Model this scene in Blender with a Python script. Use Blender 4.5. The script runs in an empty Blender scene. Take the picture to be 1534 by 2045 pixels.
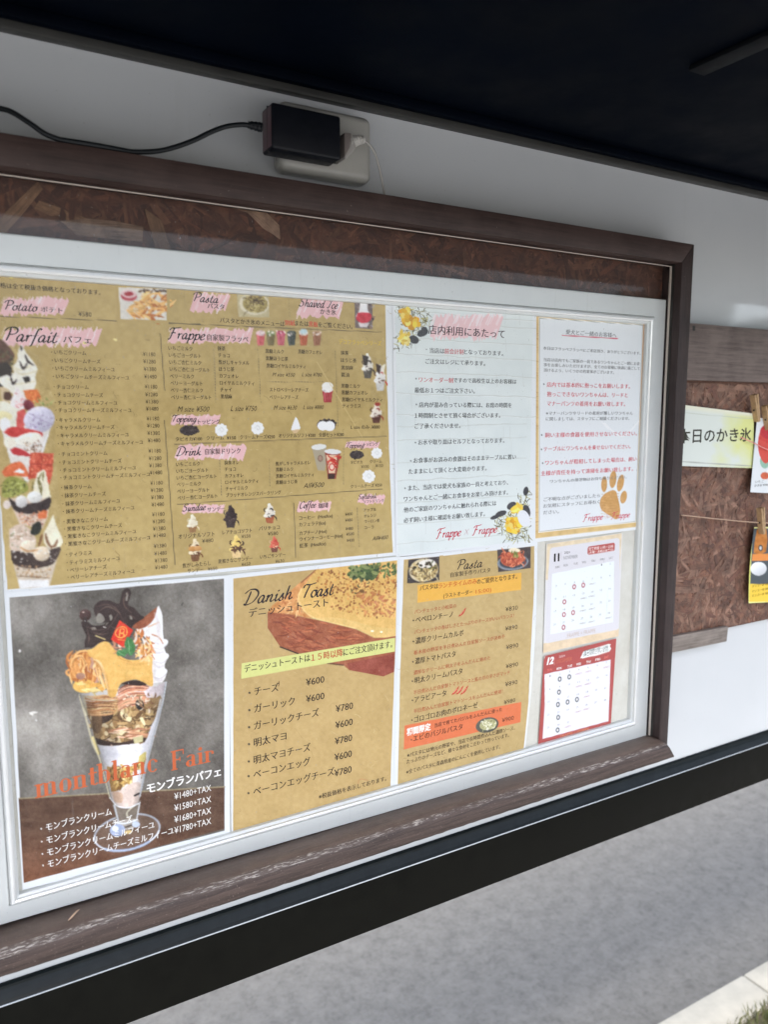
import bpy, bmesh, math, random
import numpy as np
from mathutils import Vector
random.seed(7); rng = np.random.default_rng(7)
SC = bpy.context.scene
COL = SC.collection
MM = 0.001
ZG = 1110.0            # bottom of the papers stands this many mm above the asphalt
# ------------------------------------------------------------------ camera
YAW, PITCH, FPX = math.radians(-30.0), math.radians(-7.4), 1540.0
CAM = np.array([-48.0, -785.0, 468.5])          # mm; X along the wall, Y into the wall, Z up from the papers' bottom
cam_d = bpy.data.cameras.new('camera'); cam = bpy.data.objects.new('camera', cam_d); COL.objects.link(cam)
cam.location = (CAM[0]*MM, CAM[1]*MM, (CAM[2]+ZG)*MM)
cam.rotation_euler = (math.radians(90)+PITCH, 0, YAW)
cam_d.sensor_fit = 'AUTO'; cam_d.sensor_width = 36; cam_d.lens = FPX/2045*36
cam_d.clip_start = .02; cam_d.clip_end = 600
cam_d.dof.use_dof = True; cam_d.dof.focus_distance = .93; cam_d.dof.aperture_fstop = 5.2
SC.camera = cam
# ------------------------------------------------------------------ sky, sun, exposure
W = bpy.data.worlds.new('World'); SC.world = W; W.use_nodes = True
nt = W.node_tree; bg = nt.nodes['Background']
sky = nt.nodes.new('ShaderNodeTexSky'); sky.sky_type = 'NISHITA'; sky.sun_disc = False
SUN_EL, SUN_AZ = math.radians(62), math.radians(200)      # azimuth clockwise from +Y: the sun stands high behind the camera
sky.sun_elevation = SUN_EL; sky.sun_rotation = SUN_AZ; sky.dust_density = 3.0; sky.altitude = 50
hs = nt.nodes.new('ShaderNodeHueSaturation'); hs.inputs['Saturation'].default_value = .62
nt.links.new(sky.outputs[0], hs.inputs['Color']); nt.links.new(hs.outputs[0], bg.inputs['Color'])
bg.inputs['Strength'].default_value = .15
sd = bpy.data.lights.new('sun', 'SUN'); sd.energy = .9; sd.angle = math.radians(20); sd.color = (1, .95, .88)
sun = bpy.data.objects.new('sun', sd); COL.objects.link(sun)
dv = Vector((math.sin(SUN_AZ)*math.cos(SUN_EL), math.cos(SUN_AZ)*math.cos(SUN_EL), math.sin(SUN_EL)))
sun.rotation_euler = dv.to_track_quat('Z', 'Y').to_euler()
SC.view_settings.view_transform = 'Standard'; SC.view_settings.look = 'None'
SC.view_settings.gamma = 1; SC.view_settings.exposure = 1.66
SC.render.engine = 'CYCLES'
SC.cycles.max_bounces = 8; SC.cycles.transparent_max_bounces = 12

# ------------------------------------------------------------------ measuring helpers
def _rot():
    ca, sa = math.cos(YAW), math.sin(YAW); cb, sb = math.cos(PITCH), math.sin(PITCH)
    return np.array([[ca,-sa,0],[sa,ca,0],[0,0,1]]) @ np.array([[1,0,0],[0,cb,-sb],[0,sb,cb]])
RM = _rot()
def at(x, y, Y=0.0):
    """measured photo point -> point (mm) on the upright plane at depth Y"""
    d = RM @ np.array([(x-767)/FPX, 1, -(y-1022.5)/FPX]); return CAM + (Y-CAM[1])/d[1]*d
def atz(x, y, Z):
    d = RM @ np.array([(x-767)/FPX, 1, -(y-1022.5)/FPX]); return CAM + (Z-CAM[2])/d[2]*d
def seen(P):
    d = (np.asarray(P, float)-CAM) @ RM
    return np.stack([767+FPX*d[...,0]/d[...,1], 1022.5-FPX*d[...,2]/d[...,1]], -1)
REG = dict(z1=(0,540,3.835), z2=(320,560,3.196), z3=(0,840,3.835), z4=(320,820,3.196), z5=(780,600,5.113), z6=(780,840,5.113),
           z7=(1060,620,6.136), z8=(1060,840,6.136), A=(0,1150,3.247), B=(460,1110,4.512), C=(460,1330,4.512), D=(780,1080,5.113),
           E=(780,1320,5.113), F=(1060,1050,6.136), G=(1060,1260,6.136), L=(0,660,3.936), R=(1360,740,4.092), P=(0,0,1))
def px(tag, x, y):
    a = REG[tag]; return a[0]+x/a[2], a[1]+y/a[2]

# ------------------------------------------------------------------ object helpers
def tag(o, label=None, cat=None, group=None, kind=None):
    if label: o['label'] = label
    if cat: o['category'] = cat
    if group: o['group'] = group
    if kind: o['kind'] = kind
    return o
def wv(v): return (v[0]*MM, v[1]*MM, (v[2]+ZG)*MM)
def thing(name, label, cat, loc, group=None):
    o = bpy.data.objects.new(name, None); COL.objects.link(o); o.location = wv(loc); o.empty_display_size = .05
    return tag(o, label, cat, group)
def obj(name, verts, faces, m, parent=None, smooth=False):
    """verts in mm of the board frame"""
    V = np.asarray(verts, float).reshape(-1, 3)*MM; V[:,2] += ZG*MM
    org = np.array(parent.location) if parent is not None else V.min(0)*.5+V.max(0)*.5
    if parent is not None and parent.parent is not None: org = org+np.array(parent.parent.location)
    me = bpy.data.meshes.new(name); me.from_pydata((V-org).tolist(), [], faces); me.update()
    if m: me.materials.append(m)
    if smooth: me.polygons.foreach_set('use_smooth', [True]*len(me.polygons))
    o = bpy.data.objects.new(name, me); COL.objects.link(o)
    if parent is not None: o.parent = parent
    else: o.location = org.tolist()
    return o
def bevel(o, w, seg=2, ang=40):
    bm = bmesh.new(); bm.from_mesh(o.data)
    es = [e for e in bm.edges if len(e.link_faces) == 2 and e.calc_face_angle(0) > math.radians(ang)]
    bmesh.ops.bevel(bm, geom=es, offset=w*MM, segments=seg, profile=.5, affect='EDGES', clamp_overlap=True)
    bm.to_mesh(o.data); bm.free(); o.data.polygons.foreach_set('use_smooth', [True]*len(o.data.polygons))
    try: o.data.set_sharp_from_angle(angle=math.radians(35))
    except Exception: pass
    return o
BF = [(0,3,2,1),(4,5,6,7),(0,1,5,4),(1,2,6,5),(2,3,7,6),(3,0,4,7)]
def boxv(x0,x1,y0,y1,z0,z1): return [(x0,y0,z0),(x1,y0,z0),(x1,y1,z0),(x0,y1,z0),(x0,y0,z1),(x1,y0,z1),(x1,y1,z1),(x0,y1,z1)]
def box(name, x0,x1,y0,y1,z0,z1, m, parent=None, bv=0, seg=2):
    o = obj(name, boxv(x0,x1,y0,y1,z0,z1), BF, m, parent)
    return bevel(o, bv, seg) if bv else o
def rails(outer, inner, profile, names, m, parent, mats=None, bv=0, sides=(0,1,2,3), nseg=1, wob=0):
    """a mitred frame: outer/inner corner quads (x,z) in order TL,TR,BR,BL; profile = (fraction outer->inner, Y) closed loop"""
    outer = np.array(outer, float); inner = np.array(inner, float); out = []
    for s in sides:
        a, b = s, (s+1) % 4; V = []; Fc = []; n = len(profile)
        for k in range(nseg+1):
            t = k/nseg
            for f, Y in profile:
                ca = outer[a]+(inner[a]-outer[a])*f; cb = outer[b]+(inner[b]-outer[b])*f
                p = ca+(cb-ca)*t
                V.append((p[0], Y+(rng.normal()*wob if 0 < k < nseg else 0), p[1]))
        for k in range(nseg):
            for i in range(n):
                j = (i+1) % n; Fc.append((k*n+i, k*n+j, (k+1)*n+j, (k+1)*n+i))
        Fc.append(tuple(range(n))[::-1]); Fc.append(tuple(nseg*n+i for i in range(n)))
        o = obj(names[s], V, Fc, (mats[s] if mats else m), parent)
        bm = bmesh.new(); bm.from_mesh(o.data); bmesh.ops.recalc_face_normals(bm, faces=bm.faces); bm.to_mesh(o.data); bm.free()
        if bv: bevel(o, bv, 2, 30)
        out.append(o)
    return out
def catmull(P, n=8):
    P = [np.array(p, float) for p in P]
    if len(P) < 3: return np.array(P)
    Q = [2*P[0]-P[1]]+P+[2*P[-1]-P[-2]]; out = []
    for i in range(1, len(Q)-2):
        for k in range(n):
            t = k/n; a, b, c, d = Q[i-1], Q[i], Q[i+1], Q[i+2]
            out.append(.5*((2*b)+(c-a)*t+(2*a-5*b+4*c-d)*t*t+(3*b-a-3*c+d)*t**3))
    out.append(P[-1]); return np.array(out)
def tube(pts, r, n=10):
    pts = np.asarray(pts, float); V = []; Fc = []
    up = np.array([0, -1, .1]); m = len(pts)
    for i in range(m):
        t = pts[min(i+1, m-1)]-pts[max(i-1, 0)]; t /= np.linalg.norm(t)
        s = np.cross(t, up); s /= np.linalg.norm(s)+1e-9; u = np.cross(s, t)
        rr = r[i] if hasattr(r, '__len__') else r
        for k in range(n):
            a = 2*math.pi*k/n; V.append(pts[i]+rr*(math.cos(a)*s+math.sin(a)*u))
    for i in range(m-1):
        for k in range(n):
            j = (k+1) % n; Fc.append((i*n+k, i*n+j, (i+1)*n+j, (i+1)*n+k))
    Fc.append(tuple(range(n))[::-1]); Fc.append(tuple((m-1)*n+k for k in range(n)))
    return V, Fc

# ------------------------------------------------------------------ materials
def lin(c):
    c = np.asarray(c, float)/255; return np.where(c <= .04045, c/12.92, ((c+.055)/1.055)**2.4)
class MB:
    def __init__(s, name):
        s.m = bpy.data.materials.new(name); s.m.use_nodes = True; s.t = s.m.node_tree; s.p = s.t.nodes['Principled BSDF']
    def n(s, kind, **kw):
        o = s.t.nodes.new('ShaderNode'+kind)
        for k, v in kw.items():
            if k in o.inputs: o.inputs[k].default_value = v
            else: setattr(o, k, v)
        return o
    def l(s, a, b): s.t.links.new(a, b)
    def set(s, **kw):
        for k, v in kw.items(): s.p.inputs[k.replace('_', ' ')].default_value = v
        return s
    def coord(s, scale=(1,1,1), kind='Object'):
        tc = s.n('TexCoord'); mp = s.n('Mapping'); mp.inputs['Scale'].default_value = scale
        s.l(tc.outputs[kind], mp.inputs[0]); return mp.outputs[0]
    def geo(s, scale=(1,1,1)):
        g = s.n('NewGeometry'); mp = s.n('Mapping'); mp.inputs['Scale'].default_value = scale
        s.l(g.outputs['Position'], mp.inputs[0]); return mp.outputs[0]
    def noise(s, vec, scale, detail=4, rough=.6, dist=0):
        n = s.n('TexNoise', Scale=scale, Detail=detail, Roughness=rough, Distortion=dist); s.l(vec, n.inputs['Vector']); return n.outputs['Fac']
    def ramp(s, fac, stops):
        r = s.n('ValToRGB'); e = r.color_ramp.elements
        while len(e) < len(stops): e.new(.5)
        for i, (p, c) in enumerate(stops):
            e[i].position = p; e[i].color = (*c, 1) if hasattr(c, '__len__') else (c, c, c, 1)
        s.l(fac, r.inputs[0]); return r.outputs[0]
    def mix(s, fac, a, b, mode='MIX'):
        m = s.n('Mix', data_type='RGBA', blend_type=mode)
        for sock, v in ((m.inputs[0], fac), (m.inputs[6], a), (m.inputs[7], b)):
            if hasattr(v, 'is_linked'): s.l(v, sock)
            elif hasattr(v, '__len__'): sock.default_value = (*v, 1) if len(v) == 3 else v
            else: sock.default_value = v
        return m.outputs[2]
    def math(s, op, a, b=0):
        m = s.n('Math', operation=op)
        for i, v in enumerate((a, b)):
            if hasattr(v, 'is_linked'): s.l(v, m.inputs[i])
            else: m.inputs[i].default_value = v
        return m.outputs[0]
    def bump(s, h, strength=.3, dist=.001):
        b = s.n('Bump', Strength=strength, Distance=dist); s.l(h, b.inputs['Height']); s.l(b.outputs[0], s.p.inputs['Normal'])
def simple(name, col, rough=.5, metal=0, nscale=0, namt=.15, bump=0, bd=.0005, spec=.5):
    b = MB(name); b.set(Roughness=rough, Metallic=metal); b.p.inputs['Specular IOR Level'].default_value = spec
    c = tuple(col)
    if nscale:
        v = b.geo(); f = b.noise(v, nscale)
        col_o = b.ramp(f, [(.3, tuple(x*(1-namt) for x in c)), (.7, tuple(min(1, x*(1+namt)) for x in c))])
        b.l(col_o, b.p.inputs['Base Color'])
        b.l(b.ramp(f, [(.3, rough*.85), (.7, min(1, rough*1.2))]), b.p.inputs['Roughness'])
        if bump: b.bump(f, bump, bd)
    else: b.p.inputs['Base Color'].default_value = (*c, 1)
    return b.m
def wood(name, axis, dark, light, wear=0, rough=.5, lines=1):
    """stained timber, grain along axis 0=X or 2=Z"""
    b = MB(name); sc = [1, 1, 1]; sc[axis] = .05
    v = b.geo(tuple(sc)); g = b.noise(v, 260, 5, .65, .4); g2 = b.noise(v, 900, 3, .7)
    base = b.ramp(g, [(.3, dark), (.72, light)])
    blot = b.noise(b.geo(), 22, 4, .6); base = b.mix(b.ramp(blot, [(.35, 0.), (.75, .55)]), base, tuple(x*1.35+.006 for x in light))
    # small nicks and scuffs
    sp = b.noise(b.geo((.6, 1, 1)), 420, 2, .5); fl = b.ramp(sp, [(.72, 0.), (.76, 1.)])
    big = b.noise(b.geo(), 30, 2, .5); fl = b.math('MULTIPLY', fl, b.ramp(big, [(.5, 0.), (.65, 1.)]))
    base = b.mix(b.math('MULTIPLY', fl, .35+wear), base, (.32, .27, .24))
    b.l(base, b.p.inputs['Base Color']); b.set(Roughness=rough); b.p.inputs['Specular IOR Level'].default_value = .35
    b.l(b.ramp(g2, [(.3, rough*.8), (.7, min(1, rough*1.25))]), b.p.inputs['Roughness'])
    b.bump(b.math('ADD', b.math('MULTIPLY', g2, .5), g), .35, .0006)
    return b.m
M = {}
b = MB('wall_white_sheet'); b.set(Roughness=.06); b.p.inputs['Specular IOR Level'].default_value = 1.0; v = b.geo()
f = b.noise(v, 3, 4, .6); b.l(b.ramp(f, [(.3, (.50, .52, .53)), (.7, (.54, .56, .57))]), b.p.inputs['Base Color'])
sm = b.noise(b.geo((1, 1, .25)), 30, 4, .7); b.l(b.ramp(sm, [(.35, .035), (.75, .07)]), b.p.inputs['Roughness'])
b.bump(b.noise(v, 5, 2, .4), .25, .004)
dp = b.noise(b.geo((1, 1, .06)), 26, 4, .6); dp2 = b.noise(b.geo(), 420, 2, .5)
cw = b.mix(b.ramp(dp, [(.6, 0.), (.85, .22)]), b.ramp(f, [(.3, (.50, .52, .53)), (.7, (.54, .56, .57))]), (.36, .35, .32)); cw = b.mix(b.ramp(dp2, [(.74, 0.), (.78, .5)]), cw, (.22, .2, .17))
b.l(cw, b.p.inputs['Base Color']); M['wall'] = b.m
M['black_gloss'] = simple('black_gloss_metal', (.010, .013, .014), .2, 0, 60, .2, .05, spec=.14)
M['nose'] = simple('painted_edge_glint', (.50, .53, .56), .3, .5)  # light colour standing in for sky reflected along the cap edge
M['black_satin'] = simple('black_satin_metal', (.013, .013, .0115), .5, 0, 40, .25, .05)
M['soffit'] = simple('soffit_black_paint', (.0004, .0016, .0046), .6, 0, 12, .3, .1, spec=.04)
M['skirt'] = simple('skirting_black', (.0045, .0045, .0033), .5, 0, 40, .25, .05, spec=.06)
M['beam'] = simple('beam_dark', (.004, .005, .0065), .6, 0, 30, .2, spec=.1)
M['trim_grey'] = simple('dark_olive_trim', (.022, .022, .019), .5, 0, 30, .2)
M['wood_h'] = wood('stained_wood_horizontal', 0, (.018, .010, .0085), (.050, .030, .026))
M['wood_v'] = wood('stained_wood_vertical', 2, (.012, .007, .0065), (.036, .022, .020))
M['wood_plank'] = wood('weathered_plank', 0, (.075, .056, .050), (.17, .135, .12), .2, .7)
M['batten'] = wood('grey_weathered_batten', 0, (.08, .065, .055), (.26, .22, .19), .3, .85)
b = MB('worn_ledge_wood')   # stained ledge with the paint rubbed off along its nosing
g = b.noise(b.geo((.04, 1, 1)), 300, 5, .7, .5); base = b.ramp(g, [(.34, (.022, .012, .0095)), (.66, (.075, .048, .039))])
dust = b.noise(b.geo((.5, 1, 1)), 60, 6, .75); gn = b.n('NewGeometry'); sn = b.n('SeparateXYZ'); b.l(gn.outputs['Normal'], sn.inputs[0]); base = b.mix(b.math('MULTIPLY', b.ramp(dust, [(.3, .25), (.8, .8)]), b.ramp(sn.outputs['Z'], [(.7, 0.), (.97, 1.)])), base, (.17, .125, .10))
wa = b.n('Attribute', attribute_name='worn'); wob = b.noise(b.geo((.25, 1, 1)), 45, 4, .7)
band = b.ramp(b.math('ADD', wa.outputs['Fac'], b.math('MULTIPLY', b.math('SUBTRACT', wob, .5), 1.3)), [(.62, 0.), (.74, 1.)])
flk = b.noise(b.geo((.10, 1, 1)), 900, 4, .65, .5); pts = b.ramp(flk, [(.52, 0.), (.6, 1.)])
raw = b.mix(pts, (.085, .062, .052), (.50, .46, .42))
base = b.mix(b.math('MULTIPLY', band, b.ramp(b.noise(b.geo((.2, 1, 1)), 25, 3, .6), [(.4, .35), (.6, .9)])), base, raw)
dst = b.noise(b.geo(), 900, 2, .5); base = b.mix(b.math('MULTIPLY', b.ramp(dst, [(.68, 0.), (.73, 1.)]), .6), base, (.36, .30, .25))
b.l(base, b.p.inputs['Base Color']); b.set(Roughness=.55); b.bump(b.math('ADD', g, b.math('MULTIPLY', flk, .8)), .5, .0008); M['ledge'] = b.m
b = MB('alu_frame'); v = b.geo(); f = b.noise(v, 14, 5, .7); base = b.ramp(f, [(.3, (.54, .56, .555)), (.7, (.57, .59, .58))])
st = b.noise(b.geo((1, 1, 1)), 40, 6, .75); base = b.mix(b.ramp(st, [(.70, 0.), (.80, .25)]), base, (.34, .28, .20))
b.l(base, b.p.inputs['Base Color']); b.set(Roughness=.3, Metallic=.15); M['alu'] = b.m
M['alu_bead'] = simple('alu_bead', (.72, .73, .72), .18, .35, 20, .05)
b = MB('aged_backing'); v = b.geo(); f = b.noise(v, 16, 6, .7); base = b.ramp(f, [(.3, (.52, .50, .43)), (.6, (.62, .61, .55)), (.75, (.64, .63, .58))])
f2 = b.noise(v, 40, 5, .8); base = b.mix(b.ramp(f2, [(.62, 0.), (.8, .7)]), base, (.16, .13, .08)); b.l(base, b.p.inputs['Base Color']); b.set(Roughness=.6); M['backing'] = b.m
M['adapter'] = simple('adapter_black_plastic', (.004, .005, .008), .4, 0, 200, .2, .1, .0002, spec=.2)
b = MB('adapter_side_label'); v = b.coord(); b.l(b.ramp(b.noise(v, 30, 3), [(.35, (.060, .028, .036)), (.7, (.095, .048, .056))]), b.p.inputs['Base Color']); b.set(Roughness=.4); M['adapter_side'] = b.m
M['cable'] = simple('cable_black_rubber', (.004, .006, .008), .45, spec=.3)
M['cord'] = simple('cord_grey_plastic', (.30, .29, .27), .4)
M['cord_light'] = simple('relief_light_plastic', (.46, .45, .42), .4)
M['plug'] = simple('plug_grey_plastic', (.15, .13, .12), .45)
b = MB('outlet_ivory'); b.p.inputs['Base Color'].default_value = (.36, .355, .325, 1); b.set(Roughness=.3); b.p.inputs['Subsurface Weight'].default_value = .0; M['outlet'] = b.m
# glazing: thin clear acrylic with dust
b = MB('clear_acrylic'); b.t.nodes.remove(b.p); out = b.t.nodes['Material Output']
tr = b.n('BsdfTransparent'); gl = b.n('BsdfGlossy', Roughness=.03); lw = b.n('LayerWeight', Blend=.5); fr = b.n('Math', operation='MULTIPLY_ADD'); pw = b.math('POWER', lw.outputs['Facing'], 5.); b.l(pw, fr.inputs[0]); fr.inputs[1].default_value = .55; fr.inputs[2].default_value = .012; df = b.n('BsdfDiffuse', Color=(.7, .7, .68, 1))
mx = b.n('MixShader'); b.l(fr.outputs[0], mx.inputs[0]); b.l(tr.outputs[0], mx.inputs[1]); b.l(gl.outputs[0], mx.inputs[2])
sp = b.noise(b.geo((1, 1, .35)), 700, 2, .5); sc2 = b.noise(b.geo((3, 1, .08)), 120, 3, .6)
du = b.math('ADD', b.math('MULTIPLY', b.ramp(sp, [(.755, 0.), (.79, 1.)]), .5), b.math('MULTIPLY', b.ramp(sc2, [(.66, 0.), (.8, 1.)]), .07))
mx2 = b.n('MixShader'); b.l(du, mx2.inputs[0]); b.l(mx.outputs[0], mx2.inputs[1]); b.l(df.outputs[0], mx2.inputs[2]); b.l(mx2.outputs[0], out.inputs[0]); M['acrylic'] = b.m
M['acrylic_edge'] = simple('acrylic_edge', (.50, .44, .38), .3)
# ink and paper: the colour printed on the sheet is an attribute of the sheet
b = MB('printed_paper'); at_ = b.n('Attribute', attribute_name='print'); b.l(at_.outputs['Color'], b.p.inputs['Base Color'])
b.set(Roughness=.45); b.p.inputs['Specular IOR Level'].default_value = .22; b.bump(b.noise(b.geo(), 7, 3, .5), .35, .006); M['print'] = b.m
b = MB('printed_ink'); at_ = b.n('Attribute', attribute_name='print'); b.l(at_.outputs['Color'], b.p.inputs['Base Color']); b.set(Roughness=.6); b.p.inputs['Specular IOR Level'].default_value = .1; M['ink'] = b.m
b = MB('strand'); at_ = b.n('Attribute', attribute_name='print'); ga = b.n('Attribute', attribute_name='grain'); g = b.noise(ga.outputs['Vector'], 1.6, 5, .75, .3)
blt = b.noise(b.geo(), 45, 4, .7)
c_ = b.mix(b.ramp(g, [(.32, .75), (.5, .12), (.7, 0.)]), at_.outputs['Color'], (.022, .010, .006)); c_ = b.mix(b.ramp(g, [(.6, 0.), (.8, .35)]), c_, (.34, .20, .12)); c_ = b.mix(b.ramp(blt, [(.35, .6), (.6, 0.)]), c_, (.028, .012, .008))
b.l(c_, b.p.inputs['Base Color']); b.set(Roughness=.6); b.bump(g, .6, .0006); M['strand'] = b.m
b = MB('osb_base'); v = b.geo((1, 1, 1)); f = b.noise(v, 60, 5, .7, 1.2); b.l(b.ramp(f, [(.3, (.06, .026, .016)), (.7, (.15, .068, .042))]), b.p.inputs['Base Color']); b.set(Roughness=.75); b.bump(f, .5, .001); M['osb'] = b.m
b = MB('asphalt'); v = b.geo(); f = b.noise(v, 20, 6, .7); f2 = b.noise(v, 70, 3, .6)
base = b.ramp(f, [(.3, (.115, .109, .097)), (.68, (.197, .188, .169))]); base = b.mix(b.ramp(f2, [(.45, 0.), (.7, .35)]), base, (.22, .213, .20)); base = b.mix(b.ramp(f2, [(.28, .4), (.42, 0.)]), base, (.07, .068, .065))
b.l(base, b.p.inputs['Base Color']); b.set(Roughness=.85); b.bump(f2, .6, .004); M['asphalt'] = b.m
M['bounce_paving'] = simple('pale_bounce_paving', (.36, .35, .33), .8, 0, 3, .1, .2, .002)
M['kerb'] = simple('kerb_concrete', (.43, .40, .33), .8, 0, 25, .12, .3, .002)
M['soil'] = simple('verge_soil', (.10, .08, .05), .95, 0, 40, .3, .5, .006)
b = MB('grass_blade'); oi = b.geo(); b.l(b.ramp(b.noise(oi, 60, 2), [(.3, (.08, .10, .03)), (.6, (.16, .16, .06)), (.75, (.26, .22, .11))]), b.p.inputs['Base Color']); b.set(Roughness=.7); M['grass'] = b.m
M['peg'] = simple('peg_pine', (.42, .27, .14), .6, 0, 200, .2)
M['string'] = simple('string_jute', (.50, .34, .24), .8)
M['string_pink'] = simple('string_pink', (.75, .28, .25), .7)
M['steel'] = simple('leg_steel', (.03, .03, .032), .5, .6)
M['leaf'] = simple('reflection_tree_leaf', (.05, .09, .03), .6, 0, 8, .4)

# ================================================================== THE BUILDING
shop = thing('shop_wall', 'white sheet-clad shop wall with black skirting and a deep black eave above', 'wall', (500, 15, -180))
XL, XR = -900, 3200
box('wall_panel', XL, XR, 15, 75, -100, 806, M['wall'], shop)
# skirting trim: a sloped drip cap, its glint a pale rod, over a flat black face
prof = [(15.5,-96.5),(13,-97),(11.2,-98.6),(10.4,-101),(8.2,-105),(5.2,-109.5),(3.4,-111.4),(2.6,-112.6),(2.8,-113.6),(4,-114.2),(15.5,-114.2)]
n = len(prof); V = []; Fc = []
for X in (XL, XR): V += [(X, y, z) for y, z in prof]
for i in range(n): Fc.append((i, (i+1) % n, n+(i+1) % n, n+i))
Fc += [tuple(range(n))[::-1], tuple(n+i for i in range(n))]
o = obj('skirting_cap', V, Fc, M['black_gloss'], shop)
bm = bmesh.new(); bm.from_mesh(o.data); bmesh.ops.recalc_face_normals(bm, faces=bm.faces); bm.to_mesh(o.data); bm.free()
V, Fc = tube([(XL, 2.6, -113.1), (XR, 2.6, -113.1)], .85, 8); obj('cap_glint', V, Fc, M['nose'], shop, True)  # pale rod paints in the bright sky glint on the cap edge
box('skirting', XL, XR, 4.2, 74, -184.5, -114.4, M['skirt'], shop, 1)
# eave
D = 540
box('eave_strip', XL, XR, 4, 15.2, 800, 814, M['trim_grey'], shop, 1.2)
box('eave_strip', XL, XR, -6, 4.2, 807, 818, M['soffit'], shop, 1.5)
box('soffit', XL, XR, -D, 80, 818.5, 850, M['soffit'], shop)
box('eave_fascia', XL, XR, -D-22, -D-.5, 760, 880, M['black_gloss'], shop, 2)
for X in (640, -760, 2040):
    box('soffit_beam', X, X+24, -D+2, -215, 813, 818.2, M['beam'], shop, 1)
for X in (-800, 3050):
    box('leg', X, X+60, 20, 72, -ZG, -184, M['steel'], shop, 2)

# ================================================================== GROUND
def plane(name, x0, x1, y0, y1, z, m, kind='structure'):
    return tag(obj(name, [(x0,y0,z),(x1,y0,z),(x1,y1,z),(x0,y1,z)], [(0,1,2,3)], m), kind=kind)
GZ = -ZG
plane('asphalt_ground', -60000, 60000, -60000, 60000, GZ, M['asphalt'])
plane('bounce_paving', -7000, 9000, -9000, -262, -1004, M['bounce_paving'])  # unseen pale ground, added to bounce light up onto the wall
k0, k1 = atz(1320, 2045, -1000), atz(1534, 1912, -1000); kn = atz(1460, 2045, -1000)
KY1, KY0 = (k0[1]+k1[1])/2, kn[1]-8
verge = tag(box('verge', -2500, 5200, -260, KY0-2, GZ-20, -1008, M['soil']), kind='structure')
xs = np.arange(-2500, 5200, 600)
kerb = thing('kerb', 'cream concrete kerb between the grass verge and the asphalt', 'kerb', (1300, KY0, GZ))
for i, X in enumerate(xs):
    box('kerb_stone', X+2, X+598, KY0, KY1, GZ-30, -1000, M['kerb'], kerb, 6, 2)
tr_ = thing('reflection_tree', 'unseen tree added opposite the shop wall to shape its reflection', 'tree', (8700, -5300, GZ))  # out of view, added for its reflection in the glossy wall
V, Fc = tube(catmull([(8900, -5600, GZ), (8920, -5590, -400), (8850, -5600, 300), (8900, -5650, 1400)], 4), [130, 110, 90, 85, 80, 75, 70, 66, 60, 50, 40, 30, 24], 9); obj('trunk', V, Fc, M['steel'], tr_, True)
V = []; Fc = []; r_ = random.Random(5)
for i in range(13000):
    u = r_.uniform(-1, 1); w_ = r_.uniform(-1, 1); h = r_.uniform(-1, 1)
    if u*u+w_*w_+h*h > 1+r_.uniform(-.25, .1): continue
    x, y, z = 8500+u*1900, -5350+w_*900, 1450+h*1500+300*math.sin(u*5)
    ex = (x-8150)*.593+(y+5250)*.805; z_ = z-((x-8150)*.805-(y+5250)*.593)*.16
    if 10 < ex < 620 and 1450 < z_ < (2480 if ex > 170 else 2300): continue  # gaps in the crown shaped to give bright patches in the wall
    if -190 < ex < 100 and 2560 < z_ < 2760 or 230 < ex < 620 and 2620 < z_ < 2820: continue
    a, b_ = r_.uniform(0, 6.28), r_.uniform(-.8, .8); L = r_.uniform(70, 130); d1 = np.array([math.cos(a)*L, math.sin(a)*L, b_*L]); d2 = np.array([-math.sin(a)*L*.5, math.cos(a)*L*.5, r_.uniform(-.5, .5)*L]); c = np.array([x, y, z]); k = len(V)
    V += [tuple(c-d1), tuple(c-d2), tuple(c+d1), tuple(c+d2)]; Fc.append((k, k+1, k+2, k+3))
tag(obj('crown', V, Fc, M['leaf'], tr_), kind='stuff')
V = []; Fc = []; r_ = random.Random(3)
for i in range(9000):
    x = r_.uniform(700, 2300); y = r_.uniform(KY0-300, KY0+9); h = r_.uniform(12, 42); a = r_.uniform(0, 6.28); w = r_.uniform(1.2, 2.6)
    dx, dy = math.cos(a)*w, math.sin(a)*w; bx, by = r_.uniform(-16, 16), r_.uniform(-16, 16); k = len(V)
    V += [(x-dx, y-dy, -1010), (x+dx, y+dy, -1010), (x+dx*.7+bx*.4, y+dy*.7+by*.4, -1010+h*.6), (x+bx, y+by, -1010+h)]
    Fc += [(k, k+1, k+2), (k, k+2, k+3)]
tag(obj('grass', V, Fc, M['grass']), 'dry short grass beside the cream kerb', 'grass', kind='stuff')

# ================================================================== THE WOODEN MENU CASE
case = thing('menu_case', 'dark stained wooden menu case with clear front fixed on the white wall', 'case', (430, 15, -50))
O = [(-90, 702.2), (893, 702.2), (888.5, -48.5), (-90, -49)]; I = [(-66, 675.2), (869.5, 675.2), (869.5, -23), (-66, -23)]
pr = [(0, 15), (0, -30), (1, -30), (1, 15)]
rails(O, I, pr, ['head_rail', 'side_stile', None, 'side_stile'], None, case, mats=[M['wood_h'], M['wood_v'], None, M['wood_v']], bv=1.2, sides=(0, 1, 3), nseg=24, wob=.12)
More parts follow.
